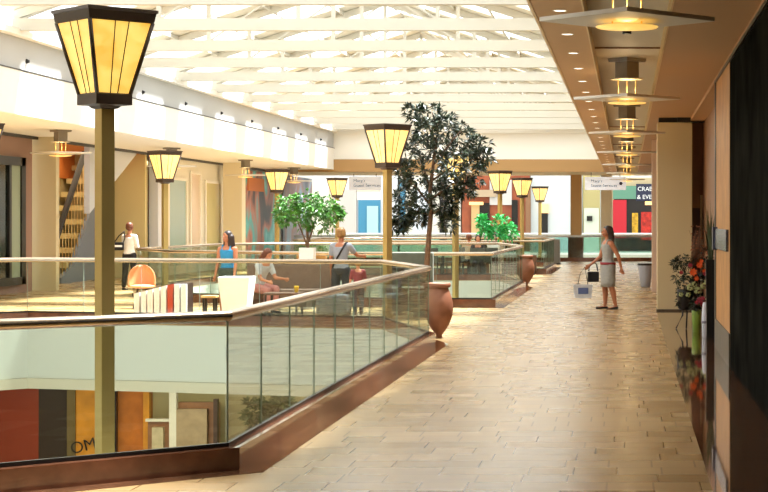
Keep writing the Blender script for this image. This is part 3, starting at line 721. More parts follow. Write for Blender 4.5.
for (px, py, rx, rz, dy) in ((415, 112, 9, 10, 0), (432, 118, 14, 14, .1), (448, 128, 11, 13, -.2), (462, 138, 12, 14, .2), (476, 146, 12, 11, 0), (484, 158, 9, 10, -.1),
        (408, 152, 12, 14, -.2), (422, 145, 14, 14, .3), (440, 155, 16, 14, 0), (458, 165, 15, 14, -.3), (472, 172, 13, 13, .2), (403, 172, 9, 12, 0),
        (418, 176, 13, 13, -.25), (436, 182, 13, 12, .3), (452, 186, 13, 11, 0), (404, 196, 12, 11, .2), (423, 203, 11, 11, -.2), (446, 206, 12, 10, .2),
        (400, 215, 10, 9, 0), (417, 218, 9, 7, .1), (449, 222, 8, 8, 0), (398, 227, 7, 5, 0), (428, 130, 10, 12, -.3), (466, 190, 8, 8, .1)):
    p = T(px, py); k = TY/F; cs.append(((p[0], dy, p[2]), (rx*k*1.1, rx*k*1.3, rz*k*1.0)))
foliage(cs, 6200, .13, .042, M['leaf'], t, .2, .2, 7)
o = MB().sq([(.30, 0), (.36, .44), (.33, .45), (.02, .42)], rot=R(45)).build('planter', M['sofagrey'], t)
# bushy plant in white planter
PY = 34.6
t = thing('bushy_plant', 'bushy bright green ficus in a tall white planter on the bridge', 'plant', (X(313, PY), PY-.6, 0))
PY -= .6
k = PY/F; cs = []
for (dx, zc, rx, rz) in ((-18, 205, 14, 11), (0, 203, 18, 12), (18, 208, 16, 11), (-12, 218, 18, 12), (10, 222, 16, 11), (28, 214, 8, 7), (-26, 216, 8, 8), (2, 213, 22, 14)):
    cs.append(((dx*k, rnd(-.2, .2), Z(zc, PY)), (rx*k, rx*k, rz*k)))
foliage(cs, 2600, .10, .045, M['leafb'], t, .3, .3, 5)
MB().tube([(0, 0, .9), (.01, 0, 1.3), (-.02, 0, 1.75)], [.03, .025, .02], 8).tube([(.01, 0, 1.25), (.15, 0, 1.7)], [.02, .01], 6).tube([(0, 0, 1.2), (-.2, 0.05, 1.7)], [.02, .01], 6).build('stem', M['bark'], t)
MB().sq([(.17, 0), (.20, 1.18), (.18, 1.18), (.16, 1.1), (.01, 1.1)], rot=R(45)).build('planter', M['whitep'], t)
# orange planter box in front of it
t = thing('terracotta_box', 'low orange planter box with small green plants behind the taupe sofa', 'planter', (X(312, 52), 52, 0))
MB().box(-.42, .42, -.2, .2, 0, .78).build('box', mat('orange_clay', 'd9924f', .7), t)
foliage([((x_, 0, .85), (.2, .15, .1)) for x_ in (-.25, 0, .25)], 200, .12, .04, M['leafb'], t)
# mint green plant far behind
PY = 60.0
t = thing('leafy_plant', 'bright mint green leafy plant between the far lamp posts', 'plant', (X(496, 53.2), 53.2, 0)); PY = 53.2; k = PY/F
cs = [((dx*k, rnd(-.1, .2), Z(zc, PY)), (rx*k, rx*k, rz*k)) for dx, zc, rx, rz in ((-10, 229, 9, 7), (4, 224, 10, 8), (12, 231, 8, 7), (0, 233, 12, 7), (-14, 222, 4, 6))]
foliage(cs, 700, .2, .08, M['leafm'], t, .3, .3, 4)
MB().lathe([(.18, 0), (.26, .9), (.28, 1.0), (.02, .95)], n=16).build('pot', M['whitep'], t)
MB().tube([(0, 0, .9), (0, 0, 1.4)], .02, 6).build('stem', M['bark'], t)
# lower level shrub
PY = 32.4
t = thing('lower_tree', 'dark green leafy tree on the lower level seen through the long balustrade', 'tree', (X(262, PY), PY, -5.2)); k = PY/F
cs = [((dx*k, rnd(-.2, .2), Z(zc, PY)+5.2), (rx*k, rx*k, rz*k)) for dx, zc, rx, rz in ((-5, 410, 13, 12), (12, 412, 14, 10), (22, 402, 10, 8), (0, 422, 14, 10), (15, 425, 12, 8))]
foliage(cs, 1200, .16, .06, mat('olive_leaf', '4b5a33', .5, noise=.3), t, .2, .3, 4)
MB().tube([(0, 0, .4), (.1, 0, 2.2), (.1, 0, 3.4)], [.05, .04, .02], 8).build('stem', M['bark'], t)
MB().lathe([(.3, 0), (.42, .5), (.45, .55), (.02, .5)], n=18).build('pot', M['terra'], t)

# ------------------------------------------------------------------ seating on the bridge
# taupe sofa seen from the front
SY = 32.6
t = thing('sofa', 'long taupe sofa with high back on the bridge behind the nearest balustrade', 'sofa', (X(292, SY), SY, 0))
wd = 46*SY/F
MB().bbox(-wd, wd, .05, .28, .30, .90, .04).build('backrest', M['sofa'], t)
MB().bbox(-wd, wd, -.55, .06, .26, .44, .04).build('seat', M['sofa'], t)
MB().box(-wd-.01, wd+.01, .07, .26, .885, .925).build('top_rail', M['blackf'], t)
MB().box(-wd, wd, -.5, .22, .12, .27).build('plinth', M['wood'], t)
for sx in (-1, 1):
    for sy in (-.42, .16): MB().box(sx*(wd-.15)-.03, sx*(wd-.15)+.03, sy-.03, sy+.03, 0, .13).build('leg', M['darkm'], t)
# ottomans and tables
def table(loc, label, w_=.45, h=.45, m='wood', name='side_table'):
    t = thing(name, label, 'table', loc)
    MB().bbox(-w_/2, w_/2, -w_/2, w_/2, h-.04, h, .008).build('tabletop', M[m], t)
    for sx in (-1, 1):
        for sy in (-1, 1): MB().box(sx*(w_/2-.04)-.018, sx*(w_/2-.04)+.018, sy*(w_/2-.04)-.018, sy*(w_/2-.04)+.018, 0, h-.04).build('leg', M['darkm'], t)
    return t
tb = table((X(284, 30.9), 30.9, 0), 'small dark square table with a yellow cup, before the taupe sofa', .62, .44)
o = MB().lathe([(.03, 0), (.045, .11), (.047, .115), (.04, .11), (.026, .01)], n=14).build('yellow_cup', mat('yellow_paper', 'e8c23a', .6), loc=(X(297, 30.9), 30.85, .44)); tag(o, 'yellow paper cup on the small dark table', 'cup')
t = thing('ottoman', 'blue grey upholstered ottoman at the feet of the woman in grey', 'ottoman', (X(334, 30.1), 30.1, 0))
MB().bbox(-.27, .27, -.25, .25, .10, .44, .05).build('cushion', M['bluegrey'], t)
for sx in (-1, 1):
    for sy in (-1, 1): MB().box(sx*.2-.02, sx*.2+.02, sy*.18-.02, sy*.18+.02, 0, .11).build('leg', M['darkm'], t)
t = thing('tapered_planter', 'tall white square tapered planter between the bench and the sofa', 'planter', (X(237, 30.2), 30.2, 0))
MB().sq([(.27, 0), (.385, .74), (.35, .745), (.33, .70), (.01, .69)], rot=R(45)).build('body', M['whitep'], t)
MB().sq([(.33, .695), (.01, .705)], rot=R(45)).build('soil', M['soil'], t)
# striped bench
t = thing('striped_bench', 'white and red striped upholstered bench with sloping back at the left of the bridge', 'bench', (X(163, 31.0), 31.0, 0))
wd = .46
bm_ = MB(); n = 8
for (nm, a, b, c) in [('stripe_panel', -wd+i*.118, -wd+(i+1)*.118-.024, 'ece2e2' if i < 5 else ('b2452f' if i in (5,) else 'dfe2ea')) for i in range(8)]:
    za = .42+.17*min(1, (a+wd)/.66); zb = .42+.17*min(1, (b+wd)/.66)
    MB().add([(a, -.2, .05), (b, -.2, .05), (b, -.2, zb), (a, -.2, za), (a, -.1, .05), (b, -.1, .05), (b, -.1, zb), (a, -.1, za)],
             [(0, 1, 2, 3), (7, 6, 5, 4), (0, 4, 5, 1), (1, 5, 6, 2), (2, 6, 7, 3), (3, 7, 4, 0)]).build(nm, cloth('stripe_'+c, c), t)
MB().add([(-wd, -.105, .04), (wd, -.105, .04), (wd, -.105, .60), (.2, -.105, .60), (-wd, -.105, .43), (-wd, .3, .04), (wd, .3, .04), (wd, .3, .60), (.2, .3, .60), (-wd, .3, .43)],
         [(0, 1, 2, 3, 4), (9, 8, 7, 6, 5)]+[(k, (k+1) % 5, (k+1) % 5+5, k+5) for k in range(5)]).build('frame', mat('bench_frame', '3f2a28', .6), t)
MB().box(-wd, wd, -.15, .28, 0, .05).build('plinth', M['darkm'], t)
# peach shell chair
t = thing('shell_chair', 'round backed peach orange shell chair behind the striped bench', 'chair', (X(142, 34.0), 34.0, 0), R(20))
sh = MB(); rings = []
for k in range(9):
    z = .42+.42*k/8; s_ = math.sqrt(max(.05, 1-((k-3)/5.3)**2)) if k > 3 else 1
    rings.append([(math.cos(a)*.26*s_*rr, .05+abs(math.sin(a))*.2*rr+(.04*k/8), z) for a, rr in [(math.pi*j/10, 1) for j in range(11)]+[(math.pi*(10-j)/10, .9) for j in range(11)]])
sh.loft(rings); sh.build('backrest', M['peach'], t)
MB().ell((0, 0, .43), (.25, .24, .04), 16, 6).build('seat', M['peach'], t)
for a in range(4):
    an = R(45+90*a); MB().tube([(math.cos(an)*.1, math.sin(an)*.1, .42), (math.cos(an)*.22, math.sin(an)*.22, 0)], .012, 6).build('leg', M['darkm'], t)
table((X(210, 30.6), 30.6, 0), 'small tan cube table right of the striped bench', .26, .40, 'tan')
# green-grey high bench right of post
t = thing('high_bench', 'long grey green high backed bench between the lamp post and the tree', 'bench', (X(411, 33.5), 33.5, 0))
wd = 22*33.5/F
MB().bbox(-wd, wd, .0, .18, .3, 1.10, .03).build('backrest', M['sofagrey'], t)
MB().bbox(-wd, wd, -.5, .02, .28, .45, .03).build('seat', M['sofagrey'], t)
MB().box(-wd, wd, -.45, .15, 0, .28).build('plinth', M['darkm'], t)
t = thing('dark_tray', 'dark tray with papers on a low stand behind the handrail corner', 'tray', (X(400, 31.8), 31.8, 0))
MB().bbox(-.18, .18, -.15, .15, .80, .86, .01).build('top', M['darkm'], t); MB().box(-.03, .03, -.03, .03, 0, .8).build('pole', M['darkm'], t); MB().box(-.12, .12, -.12, .12, 0, .03).build('foot', M['darkm'], t)
# second bridge cafe furniture
def cafe_chair(loc, label, rz=0):
    t = thing('cafe_chair', label, 'chair', loc, rz)
    MB().bbox(-.22, .22, -.22, .22, .42, .46, .01).build('seat', M['darkm'], t)
    MB().bbox(-.22, .22, .19, .23, .46, .90, .01).build('backrest', mat('chair_grey', '4d5450', .6) if 'chair_grey' not in bpy.data.materials else bpy.data.materials['chair_grey'], t)
    for sx in (-1, 1):
        for sy in (-1, 1): MB().box(sx*.19-.015, sx*.19+.015, sy*.19-.015, sy*.19+.015, 0, .42).build('leg', M['darkm'], t)
    return t
cy = 52.2
c0 = cafe_chair((X(433, cy), cy, 0), 'dark cafe chair right of the tree trunk on the second bridge', R(170))
dup(c0, (X(455, cy+1.4), cy+1.4, 0), R(-60), 'dark cafe chair partly behind the lamp post on the second bridge')
dup(c0, (X(478, 51.9), 51.9, 0), R(180), 'dark cafe chair with a seated person in dark clothes on the second bridge')
dup(c0, (X(494, 52.6), 52.6, 0), R(160), 'dark cafe chair left of the second opening corner on the second bridge')
table((X(450, cy), cy, 0), 'dark cafe table beside the tree trunk on the second bridge', .5, .72, 'wood', 'cafe_table')
table((X(468, 52.6), 53.0, 0), 'dark cafe table in front of the seated people on the second bridge', .7, .72, 'wood', 'cafe_table')
t = thing('low_partition', 'long dark low partition across the second bridge', 'partition', (X(505, 55.4), 55.4, 0))
MB().bbox(-1.0, 1.0, -.06, .06, .12, .62, .01).build('panel', M['wood'], t)
for s_ in (-.9, .9): MB().box(s_-.04, s_+.04, -.1, .1, 0, .12).build('foot', M['darkm'], t)
t = thing('dark_pylon', 'dark grey square pylon beyond the second vase', 'pylon', (X(553.5, 68.5), 68.5, 0))
MB().box(-.25, .25, -.25, .25, .06, .98).build('body', mat('pylon_grey', '5e5a52', .5), t); MB().box(-.28, .28, -.28, .28, 0, .06).build('base', M['darkm'], t)
t = thing('small_bin', 'small pale blue grey tapered bin standing left of the beige column', 'bin', (X(645.5, 45), 45, 0))
MB().lathe([(.10, 0), (.12, .02), (.20, .56), (.21, .6), (.02, .58)], n=16).build('body', mat('pale_blue_grey', 'a9adb8', .5), t)
MB().lathe([(.213, .56), (.213, .6), (.2, .61)], n=16).build('rim', M['darkm'], t)

# ------------------------------------------------------------------ people
def V3_(v): return Vector(v)
def dirv(pitch, abd, side): return Vector((side*math.sin(abd), -math.sin(pitch)*math.cos(abd), -math.cos(pitch)*math.cos(abd)))
def rem(o, vox, sm=4):
    m = o.modifiers.new('remesh', 'REMESH'); m.mode = 'VOXEL'; m.voxel_size = vox; m.use_smooth_shade = True
    s_ = o.modifiers.new('smooth', 'SMOOTH'); s_.factor = .5; s_.iterations = sm
    return o
def person(label, loc, rz, h, skin, hair, top, bottom, shoes, legs=((0, 0), (0, 0)), arms=((0, 8, 10), (0, 8, 10)), hairlen=.3, seat=None,
           skirt=None, sleeves=0.0, headturn=0, headtilt=0, vest=True, trousers=False, lean=0, belt=None, strap=None, female=True):
    t = thing('person', label, 'person', loc, rz)
    S = h; hz = .52*S if seat is None else seat
    P = lambda x, y, z: Vector((x*S, y*S, z*S))
    lm = Matrix.Rotation(R(-lean), 3, 'X')   # lean forward (towards -Y)
    H0 = Vector((0, 0, hz))
    def up(v): return H0+(Matrix.Rotation(R(lean), 3, 'X') @ (Vector(v)*S))
    body = MB(); sw = .098 if female else .115; hw = .055
    def ringe(c, rx, ry, n=14): return [(c.x+rx*S*math.cos(2*math.pi*j/n), c.y+ry*S*math.sin(2*math.pi*j/n), c.z) for j in range(n)]
    prof = [(-.05, .060, .045), (-.02, .092, .062), (.02, .092, .062), (.08, .070, .050), (.13, .070, .050), (.20, .085, .060), (.26, .092, .056), (.295, .075, .045), (.31, .035, .034)]
    def torso(mb, k, z0=-1, z1=1):
        rr = [ringe(up((0, 0, z)), rx+k, ry+k) for z, rx, ry in prof if z0 <= z <= z1]; mb.loft(rr)
    torso(body, 0)
    neck = up((0, 0, .30)); hd = up((0, -.012, .415)); ht = Matrix.Rotation(R(headturn), 3, 'Z') @ Matrix.Rotation(R(headtilt), 3, 'X')
    def hp(v): return hd+ht @ (Vector(v)*S)
    body.tube([neck, up((0, -.004, .36))], [.033*S, .03*S], 10)
    # head: skull, jaw, nose, ears
    def hell(c, r):
        m = MB().ell((0, 0, 0), tuple(v*S for v in r), 14, 10); mt = Matrix.Translation(hp(c)) @ ht.to_4x4(); m.xf(mt); body.add(m.v, m.f, True)
    hell((0, .006, .012), (.046, .056, .052)); hell((0, -.014, -.028), (.034, .040, .040)); hell((0, -.058, -.008), (.008, .014, .013))
    for s_ in (-1, 1): hell((s_*.047, .004, -.008), (.007, .011, .017))
    knees = []; LJ = []
    for i, s_ in enumerate((-1, 1)):
        tp, kb = legs[i]; a = Vector((s_*hw*S, 0, hz-.01*S)); th = dirv(R(tp), R(2), s_); kn = a+th*.235*S; sh_ = dirv(R(tp-kb), R(0), s_); an = kn+sh_*.235*S
        LJ.append((a, kn, an, sh_)); body.cap(a, .052*S, a.lerp(kn, .5), .044*S); body.cap(a.lerp(kn, .5), .044*S, kn, .032*S)
        cf = kn.lerp(an, .3)+Vector((0, .006*S, 0)); body.cap(kn, .032*S, cf, .032*S); body.cap(cf, .032*S, an, .019*S)
        tilt = min(R(35), max(0, R(kb-tp))) ; ft = Vector((0, -math.cos(tilt), -math.sin(tilt)))
        body.cap(an+Vector((0, .01*S, -.02*S)), .018*S, an+ft*.085*S+Vector((0, 0, -.024*S)), .014*S)
        LJ[-1] = (a, kn, an, ft)
    AJ = []
    for i, s_ in enumerate((-1, 1)):
        p_, ab, el = arms[i]; a = up((s_*sw, 0, .27)); ua = dirv(R(p_), R(ab), s_); e = a+ua*.165*S; fa = dirv(R(p_+el), R(ab*.3), s_); wr = e+fa*.14*S
        body.cap(up((s_*.06, 0, .272)), .034*S, a, .030*S); body.cap(a, .030*S, e, .022*S); body.cap(e, .022*S, wr, .014*S)
        # hand: palm, four fingers, thumb
        hdv = fa; side = Vector((0, 1, 0)).cross(hdv); side = Vector((s_, 0, 0)) if side.length < .2 else side.normalized(); fwd = side.cross(hdv).normalized()
        pc = wr+hdv*.03*S; body.cap(wr, .013*S, wr+hdv*.045*S, .016*S)
        for q in range(4):
            o_ = fwd*(q-1.5)*.0105*S; L_ = (.036, .042, .040, .031)[q]*S
            k1 = wr+hdv*.05*S+o_; k2 = k1+hdv*L_*.5; k3 = k2+(hdv*.8-side*s_*.5).normalized()*L_*.5
            body.cap(k1, .0062*S, k2, .0056*S, 6); body.cap(k2, .0056*S, k3, .0046*S, 6)
        tb_ = wr+hdv*.02*S+fwd*.014*S; body.cap(tb_, .0075*S, tb_+(fwd*.6+hdv).normalized()*.038*S, .0055*S, 6)
        AJ.append((a, e, wr, hdv))
    rem(body.build('body', skin, t), .0085)
    # hair
    hr = MB()
    def hh(c, r):
        m = MB().ell((0, 0, 0), tuple(v*S for v in r), 14, 10); m.xf(Matrix.Translation(hp(c)) @ ht.to_4x4()); hr.add(m.v, m.f, True)
    hh((0, .014, .022), (.053, .058, .052)); hh((0, .03, -.005), (.05, .045, .05))
    for s_ in (-1, 1): hh((s_*.04, .012, -.005), (.016, .034, .04))
    if hairlen > .12:
        for s_ in (-1, 0, 1):
            hw_ = .036 if hairlen < .3 else .046; hr.cap(hp((s_*.03, .03, -.01)), hw_*S, hp((s_*.04, .035, -.02-hairlen*.35)), hw_*.9*S); hr.cap(hp((s_*.04, .035, -.02-hairlen*.35)), hw_*.9*S, hp((s_*.03, .045, -hairlen*.6)), .018*S)
    rem(hr.build('hair', hair, t), .01, 2)
    for s_ in (-1, 1):
        m = MB().ell((0, 0, 0), (.0055*S, .004*S, .0035*S), 8, 6); m.xf(Matrix.Translation(hp((s_*.018, -.047, .004))) @ ht.to_4x4()); m.build('eye', M['eye'], t)
    m = MB().ell((0, 0, 0), (.013*S, .005*S, .0045*S), 8, 6); m.xf(Matrix.Translation(hp((0, -.052, -.036))) @ ht.to_4x4()); m.build('mouth', M['lip_skin'], t)
    # clothes
    tp = MB(); torso(tp, .008, -.03, .27)
    if sleeves > 0:
        for i, s_ in enumerate((-1, 1)):
            a, e, wr, _ = AJ[i]; tp.cap(up((s_*.06, 0, .272)), .040*S, a, .038*S)
            if sleeves <= 1: tp.cap(a, .038*S, a.lerp(e, sleeves), .033*S)
            else: tp.cap(a, .038*S, e, .030*S); tp.cap(e, .030*S, e.lerp(wr, sleeves-1), .023*S)
    else:
        for s_ in (-1, 1): tp.tube([up((s_*.05, -.05, .24)), up((s_*.052, -.02, .31)), up((s_*.052, .02, .31)), up((s_*.05, .05, .24))], .014*S, 8)
    rem(tp.build('top', top, t), .011, 3)
    if trousers:
        b = MB(); torso(b, .009, -.06, .06)
        for (a, kn, an, _) in LJ:
            b.cap(a, .062*S, kn, .046*S); b.cap(kn, .046*S, kn.lerp(an, .92), .034*S)
        rem(b.build('trousers', bottom, t), .012, 3)
    if skirt:
        b = MB(); kx = [LJ[i][1] for i in (0, 1)]; rings = []; mid = (kx[0]+kx[1])/2; hem = .25*skirt
        ymin = min(kx[0].y, kx[1].y); ymax = max(kx[0].y, kx[1].y)
        for q in range(7):
            f = q/6
            rx = (.112+.004*math.sin(math.pi*f)-.010*f)*S; ry = (.076*S)*(1-f)+((ymax-ymin)/2*min(1.0, skirt)+.062*S)*f; cy_ = ((ymin+ymax)/2)*f*min(1, skirt)
            z = hz+.05*S-(.05+.25*skirt)*S*f
            if q == 0: rx, ry = .098*S, .070*S
            rings.append([(rx*math.cos(2*math.pi*j/18), cy_+ry*math.sin(2*math.pi*j/18), z) for j in range(18)])
        b.loft(rings); b.build('skirt', bottom, t)
    if belt:
        c = up((0, 0, .045)); MB().loft([ringe(up((0, 0, z)), .106, .079, 18) for z in (.015, .045)]).build('belt', belt, t)
    if strap:
        s0 = up((-.07, .03, .305)); MB().tube([up((-.065, -.03, .31)), up((-.068, .045, .30)), up((-.02, .078, .2)), up((.07, .06, .06)), up((.10, .0, .0))], .011*S, 6).build('bag_strap', strap, t)
    for (a, kn, an, ft) in LJ:
        s_ = MB().cap(an+Vector((0, .012*S, -.026*S)), .021*S, an+ft*.09*S+Vector((0, 0, -.030*S)), .018*S)
        rem(s_.build('shoe', shoes, t), .009, 1)
    return t, AJ
cW, cG, cB = cloth('white_cotton', 'f4f3f0'), cloth('grey_jersey', '9a9a96'), cloth('black_cloth', '1d1b1c')
# walking woman in the corridor
pt, AJ = person('woman in grey sleeveless dress with red belt walking down the corridor', (X(608, 33.8), 33.8, 0.0), R(-68), 1.60, M['skind'], M['hairb'], cG, cG, cB,
    legs=((3, 4), (-3, 9)), arms=((14, 8, 34), (-22, 16, 10)), hairlen=.26, skirt=1.0, sleeves=0, belt=cloth('red_belt', '8e2b33'), headturn=8)
hnd = pt.matrix_basis @ (AJ[0][2]+AJ[0][3]*.08) if False else None
pt.scale = (1.14, 1.14, 1.0)
bpy.context.view_layer.update()
def world(ptn, v): return ptn.matrix_world @ v
el_ = world(pt, AJ[0][1].lerp(AJ[0][2], .55)); ha = world(pt, AJ[0][2]+AJ[0][3]*.07)
t = thing('handbag', 'black handbag hanging from the forearm of the walking woman', 'handbag', (el_.x-.04, el_.y, el_.z-.41), R(15))
MB().bbox(-.11, .11, -.045, .045, 0, .20, .02).build('body', cB, t)
for s_ in (-.03, .03): MB().tube([(-.09, s_, .21), (-.07, s_, .34), (0, s_*.3, .40), (.07, s_, .34), (.09, s_, .21)], .007, 6).build('handle', cB, t)
t = thing('shopping_bag', 'pale white and blue shopping bag held in front of the walking woman', 'shopping bag', (ha.x-.10, ha.y-.12, ha.z-.60), R(10))
MB().add([(-.16, -.05, 0), (.16, -.05, 0), (.16, .05, 0), (-.16, .05, 0), (-.19, -.03, .26), (.19, -.03, .26), (.19, .03, .26), (-.19, .03, .26)],
         [(0, 1, 2, 3), (7, 6, 5, 4), (0, 4, 5, 1), (1, 5, 6, 2), (2, 6, 7, 3), (3, 7, 4, 0)]).build('body', cloth('pale_bag', 'c9ccd0'), t)
MB().box(-.10, .10, -.052, -.045, .08, .20).build('printed_patch', cloth('blue_print', '5d6c9a'), t)
for s_ in (-.025, .025): MB().tube([(-.1, s_, .25), (-.05, s_*.6, .48), (.04, 0, .60), (.06, s_*.6, .48), (.1, s_, .25)], .005, 6).build('handle', M['darkm'], t)
# woman in white on the left walkway
pw, AJ = person('woman in white top and black trousers on the left walkway, seen from behind', (X(129.5, 43.2), 43.2, 0), R(160), 1.66, M['skin'], M['hairr'], cW, cB, cB,
    legs=((6, 4), (-4, 6)), arms=((10, 8, 20), (20, 14, 45)), hairlen=.05, trousers=True, sleeves=1.8)
bpy.context.view_layer.update(); sh_ = world(pw, AJ[1][0])
t = thing('shoulder_bag', 'black and white shoulder bag on the woman in white', 'bag', (X(119, 43), 43.0, .98), R(10))
MB().bbox(-.16, .12, -.05, .05, 0, .2, .03).build('body', cB, t); MB().box(-.12, .08, -.056, .056, .08, .13).build('white_band', cW, t)
MB().tube([(-.12, 0, .18), (.0, 0, .36), (.12, 0, .46), (.14, .0, .3), (.1, 0, .18)], .014, 6).build('strap', cB, t)
# woman in blue top
person('woman with long dark hair in a bright blue top standing on the bridge', (X(227.5, 31.2), 31.2, 0), R(-15), 1.52, M['skind'], M['hairb'], cloth('bright_blue', '2b86b8'), cloth('dark_green_skirt', '33423a'), cB,
    legs=((4, 2), (-4, 4)), arms=((5, 7, 14), (8, 7, 10)), hairlen=.38, skirt=1.0, sleeves=0, headturn=-20)
# woman in grey tee
person('woman with short blond hair in grey tee shirt with dark crossbody strap, seen from behind', (X(341, 31.6), 31.6, 0), R(170), 1.58, M['skind'], M['hairg'], cloth('grey_tee', '9298a3'), cloth('charcoal_trousers', '2b2d33'), cB,
    legs=((3, 3), (-3, 3)), arms=((45, 20, 40), (8, 12, 14)), hairlen=.10, trousers=True, sleeves=.55, strap=cB)
# seated woman on the sofa
person('seated person in pale grey top bending over on the left end of the taupe sofa', (X(258, 32.05), 32.05, 0), R(55), 1.55, M['skin'], M['hairr'], cloth('pale_grey', 'c9cdd0'), cloth('pink_shorts', 'c98a84'), cB,
    legs=((82, 88), (86, 92)), arms=((22, 6, 55), (26, 6, 60)), hairlen=.16, seat=.50, trousers=True, sleeves=.6, lean=22, headtilt=25)
# child
person('small child with light brown hair in a reddish top beside the woman in grey', (X(358, 31.0), 31.0, 0), R(-160), 1.02, M['skin'], M['hairg'], cloth('dusty_red', '8e3f45'), cloth('slate_cloth', '55606e'), cloth('white_shoe', 'e9e6e0'),
    legs=((5, 4), (-6, 6)), arms=((10, 14, 20), (12, 10, 14)), hairlen=.10, trousers=True, sleeves=.7)
# seated couple on the second bridge
person('seated person in dark clothes left of the second pair of cafe tables', (X(478, 51.9), 51.9, 0), R(5), 1.62, M['skin'], M['hairb'], cB, cB, cB,
    legs=((84, 86), (86, 88)), arms=((35, 8, 60), (35, 8, 60)), hairlen=.12, seat=.50, trousers=True, sleeves=1.8)
person('seated person in a beige top facing away at the far cafe table', (X(469, 54.0), 54.0, 0), R(170), 1.66, M['skin'], M['hairr'], cloth('beige_top', 'b8a68c'), cB, cB,
    legs=((84, 86), (86, 88)), arms=((35, 8, 60), (35, 8, 60)), hairlen=.12, seat=.50, trousers=True, sleeves=.6)
dup(c0, (X(469, 54.2), 54.2, 0), R(0), 'dark cafe chair under the person in the beige top')

# ------------------------------------------------------------------ flowers by the right wall
FY = 27.6
def bloom(mb, c, r, n=7, d=Vector((0, -1, .2))):
    d = d.normalized(); u = d.cross(Vector((0, 0, 1))).normalized(); v = u.cross(d); c = Vector(c)
    for k in range(n):
        a = 2*math.pi*k/n; q = (u*math.cos(a)+v*math.sin(a)); w_ = d.cross(q)*r*.32
        m_ = c+q*r*.55+d*r*.25; tp_ = c+q*r+d*r*.12
        mb.add([c, m_+w_, tp_, m_-w_], [(0, 1, 2), (0, 2, 3)])
def FP(px, py, y=FY, dy=0): p = at(px, py, y); return Vector((p.x-X(684, FY), dy, p.z))
t = thing('flower_stand', 'black wrought stand holding a tall arrangement of orange lilies, roses and hydrangeas', 'flower stand', (X(684, FY), FY, 0))
for pts in (((690, 296), (683, 305), (682.5, 315), (676, 325)), ((684, 296), (687, 312), (686, 328)), ((690, 296), (694, 310), (697, 322))):
    i_ = len(t.children); dy = (-.05, -.12, .22)[min(i_, 2)]
    MB().tube([tuple(FP(px, py)+Vector((0, dy*(j/len(pts)), 0))) for j, (px, py) in enumerate(pts[:-1])]+[(FP(*pts[-1]).x, dy, .01)], .013, 8).build('leg', M['blackf'], t)
MB().lathe([(.09, .30), (.12, .34), (.13, .60), (.12, .62), (.02, .60)], c=(.02, 0, 0), n=16).build('basket', M['darkm'], t)
cs = [(tuple(FP(px, py, dy=dy)), (rx*.0155, rx*.0155, rz*.0155)) for px, py, rx, rz, dy in ((682, 262, 8, 6, 0), (680, 275, 7, 8, .05), (686, 284, 8, 8, 0), (692, 262, 9, 9, .1), (700, 268, 9, 10, .05),
    (705, 255, 8, 9, .1), (700, 282, 8, 7, .1), (684, 292, 8, 7, -.05), (696, 298, 9, 6, 0), (676, 264, 4, 5, 0), (708, 275, 6, 12, .1), (680, 302, 4, 5, 0))]
foliage(cs, 1300, .075, .028, mat('deep_leaf', '22301c', .5, noise=.3), t, .2, .3, 5)
tw = MB()
for k in range(46):
    p0 = FP(694+rnd(-6, 8), 270+rnd(-8, 5), dy=rnd(-.05, .12)); p1 = FP(695+rnd(-6, 16), rnd(222, 250), dy=rnd(-.1, .15)); tw.tube([p0, p1], [.004, .002], 4)
tw.build('twigs', mat('twig_brown', '6f4a30', .7), t)
bm_ = MB()
for k in range(60):
    p = FP(rnd(690, 708), rnd(226, 258), dy=rnd(-.12, .12)); bm_.ell(p, rnd(.007, .012), 6, 4)
bm_.build('berries', mat('rust_berry', 'a4552b', .5), t)['kind'] = 'stuff'
for (px, py, r) in ((693, 272, .07), (699, 265, .06), (696, 278, .05), (704, 271, .045), (701, 261, .04)):
    m_ = MB(); bloom(m_, FP(px, py, dy=-.16), r, 7, Vector((rnd(-.4, .4), -1, .2))); bloom(m_, FP(px, py, dy=-.17), r*.6, 5); m_.build('orange_lily', mat('lily_orange', 'e2601f', .6) if 'lily_orange' not in bpy.data.materials else bpy.data.materials['lily_orange'], t, wn=False)
for (px, py, r) in ((690, 287, .055), (697, 290, .06), (703, 286, .05), (706, 282, .045), (688, 294, .045), (681, 294, .04), (694, 284, .045)):
    m_ = MB()
    for k in range(26):
        d = Vector((rnd(-1, 1), rnd(-1, .4), rnd(-1, 1))).normalized(); m_.ell(FP(px, py, dy=-.13)+d*r*.8, r*.28, 6, 4)
    m_.build('hydrangea', mat('cream_green', 'a8ad72', .6) if 'cream_green' not in bpy.data.materials else bpy.data.materials['cream_green'], t)
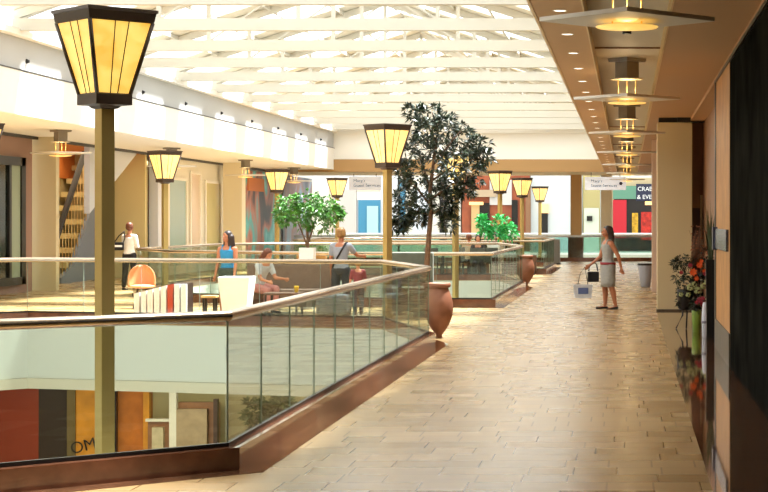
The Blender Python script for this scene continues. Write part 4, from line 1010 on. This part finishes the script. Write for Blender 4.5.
for (px, py, r) in ((690, 265, .035), (705, 273, .04), (681, 272, .03), (708, 267, .03)):
    m_ = MB(); m_.ell(FP(px, py, dy=-.15), (r, r, r*.9), 10, 8); bloom(m_, FP(px, py, dy=-.17), r*1.25, 6); m_.build('red_rose', mat('rose_red', '94192a', .5) if 'rose_red' not in bpy.data.materials else bpy.data.materials['rose_red'], t)
# green vase
GY = 26.7
t = thing('green_vase', 'green cylindrical vase with dark red flowers on the floor by the right wall', 'vase', (X(696.5, GY), GY, 0))
MB().lathe([(.05, 0), (.062, .005), (.075, .33), (.07, .34), (.05, .30), (.01, .3)], n=20).build('body', mat('leaf_green', '7d9a3c', .35), t)
foliage([((.02, 0, .42), (.08, .06, .1))], 120, .08, .03, M['leaf'], t)
for (x_, z_, r) in ((.05, .50, .045), (.09, .44, .04), (.0, .46, .03), (.1, .52, .03)):
    m_ = MB(); m_.ell((x_, -.05, z_), r, 10, 8); bloom(m_, (x_, -.08, z_), r*1.2, 6); m_.build('red_rose', bpy.data.materials['rose_red'], t)
t = thing('wrapped_bouquet', 'white wrapped cone shaped bouquet standing beside the green vase', 'bouquet', (X(705, 25.4), 25.4, 0))
MB().lathe([(.035, 0), (.045, .02), (.05, .3), (.04, .48), (.025, .52)], n=9).build('wrapping', mat('white_wrap', 'd2d5dd', .4, bump=.6, nscale=25), t)
MB().lathe([(.027, .2), (.055, .22), (.053, .25), (.03, .26)], n=12).build('ribbon', mat('grey_ribbon', '8a8590', .5), t)
t = thing('grass_planter', 'tall dark planter with spiky grass beside the honey stone pilaster', 'planter', (X(711, 24.8), 24.9, 0))
MB().sq([(.08, 0), (.10, 1.15), (.09, 1.15), (.08, 1.1), (.01, 1.1)], rot=R(45)).build('body', M['blackf'], t)
g = MB()
for k in range(70):
    a = rnd(0, 6.28); L = rnd(.5, .98); sp = rnd(.05, .22); p0 = Vector((rnd(-.03, .03), rnd(-.03, .03), 1.1)); p1 = p0+Vector((math.cos(a)*sp*.4, math.sin(a)*sp*.4, L*.6)); p2 = p0+Vector((math.cos(a)*sp, math.sin(a)*sp, L*.95))
    w_ = Vector((-math.sin(a), math.cos(a), 0))*.006
    g.add([p0-w_, p0+w_, p1+w_, p1-w_, p2], [(0, 1, 2, 3), (3, 2, 4)])
g.build('grass', mat('grass_dark', '4a5436', .6), t, wn=False)
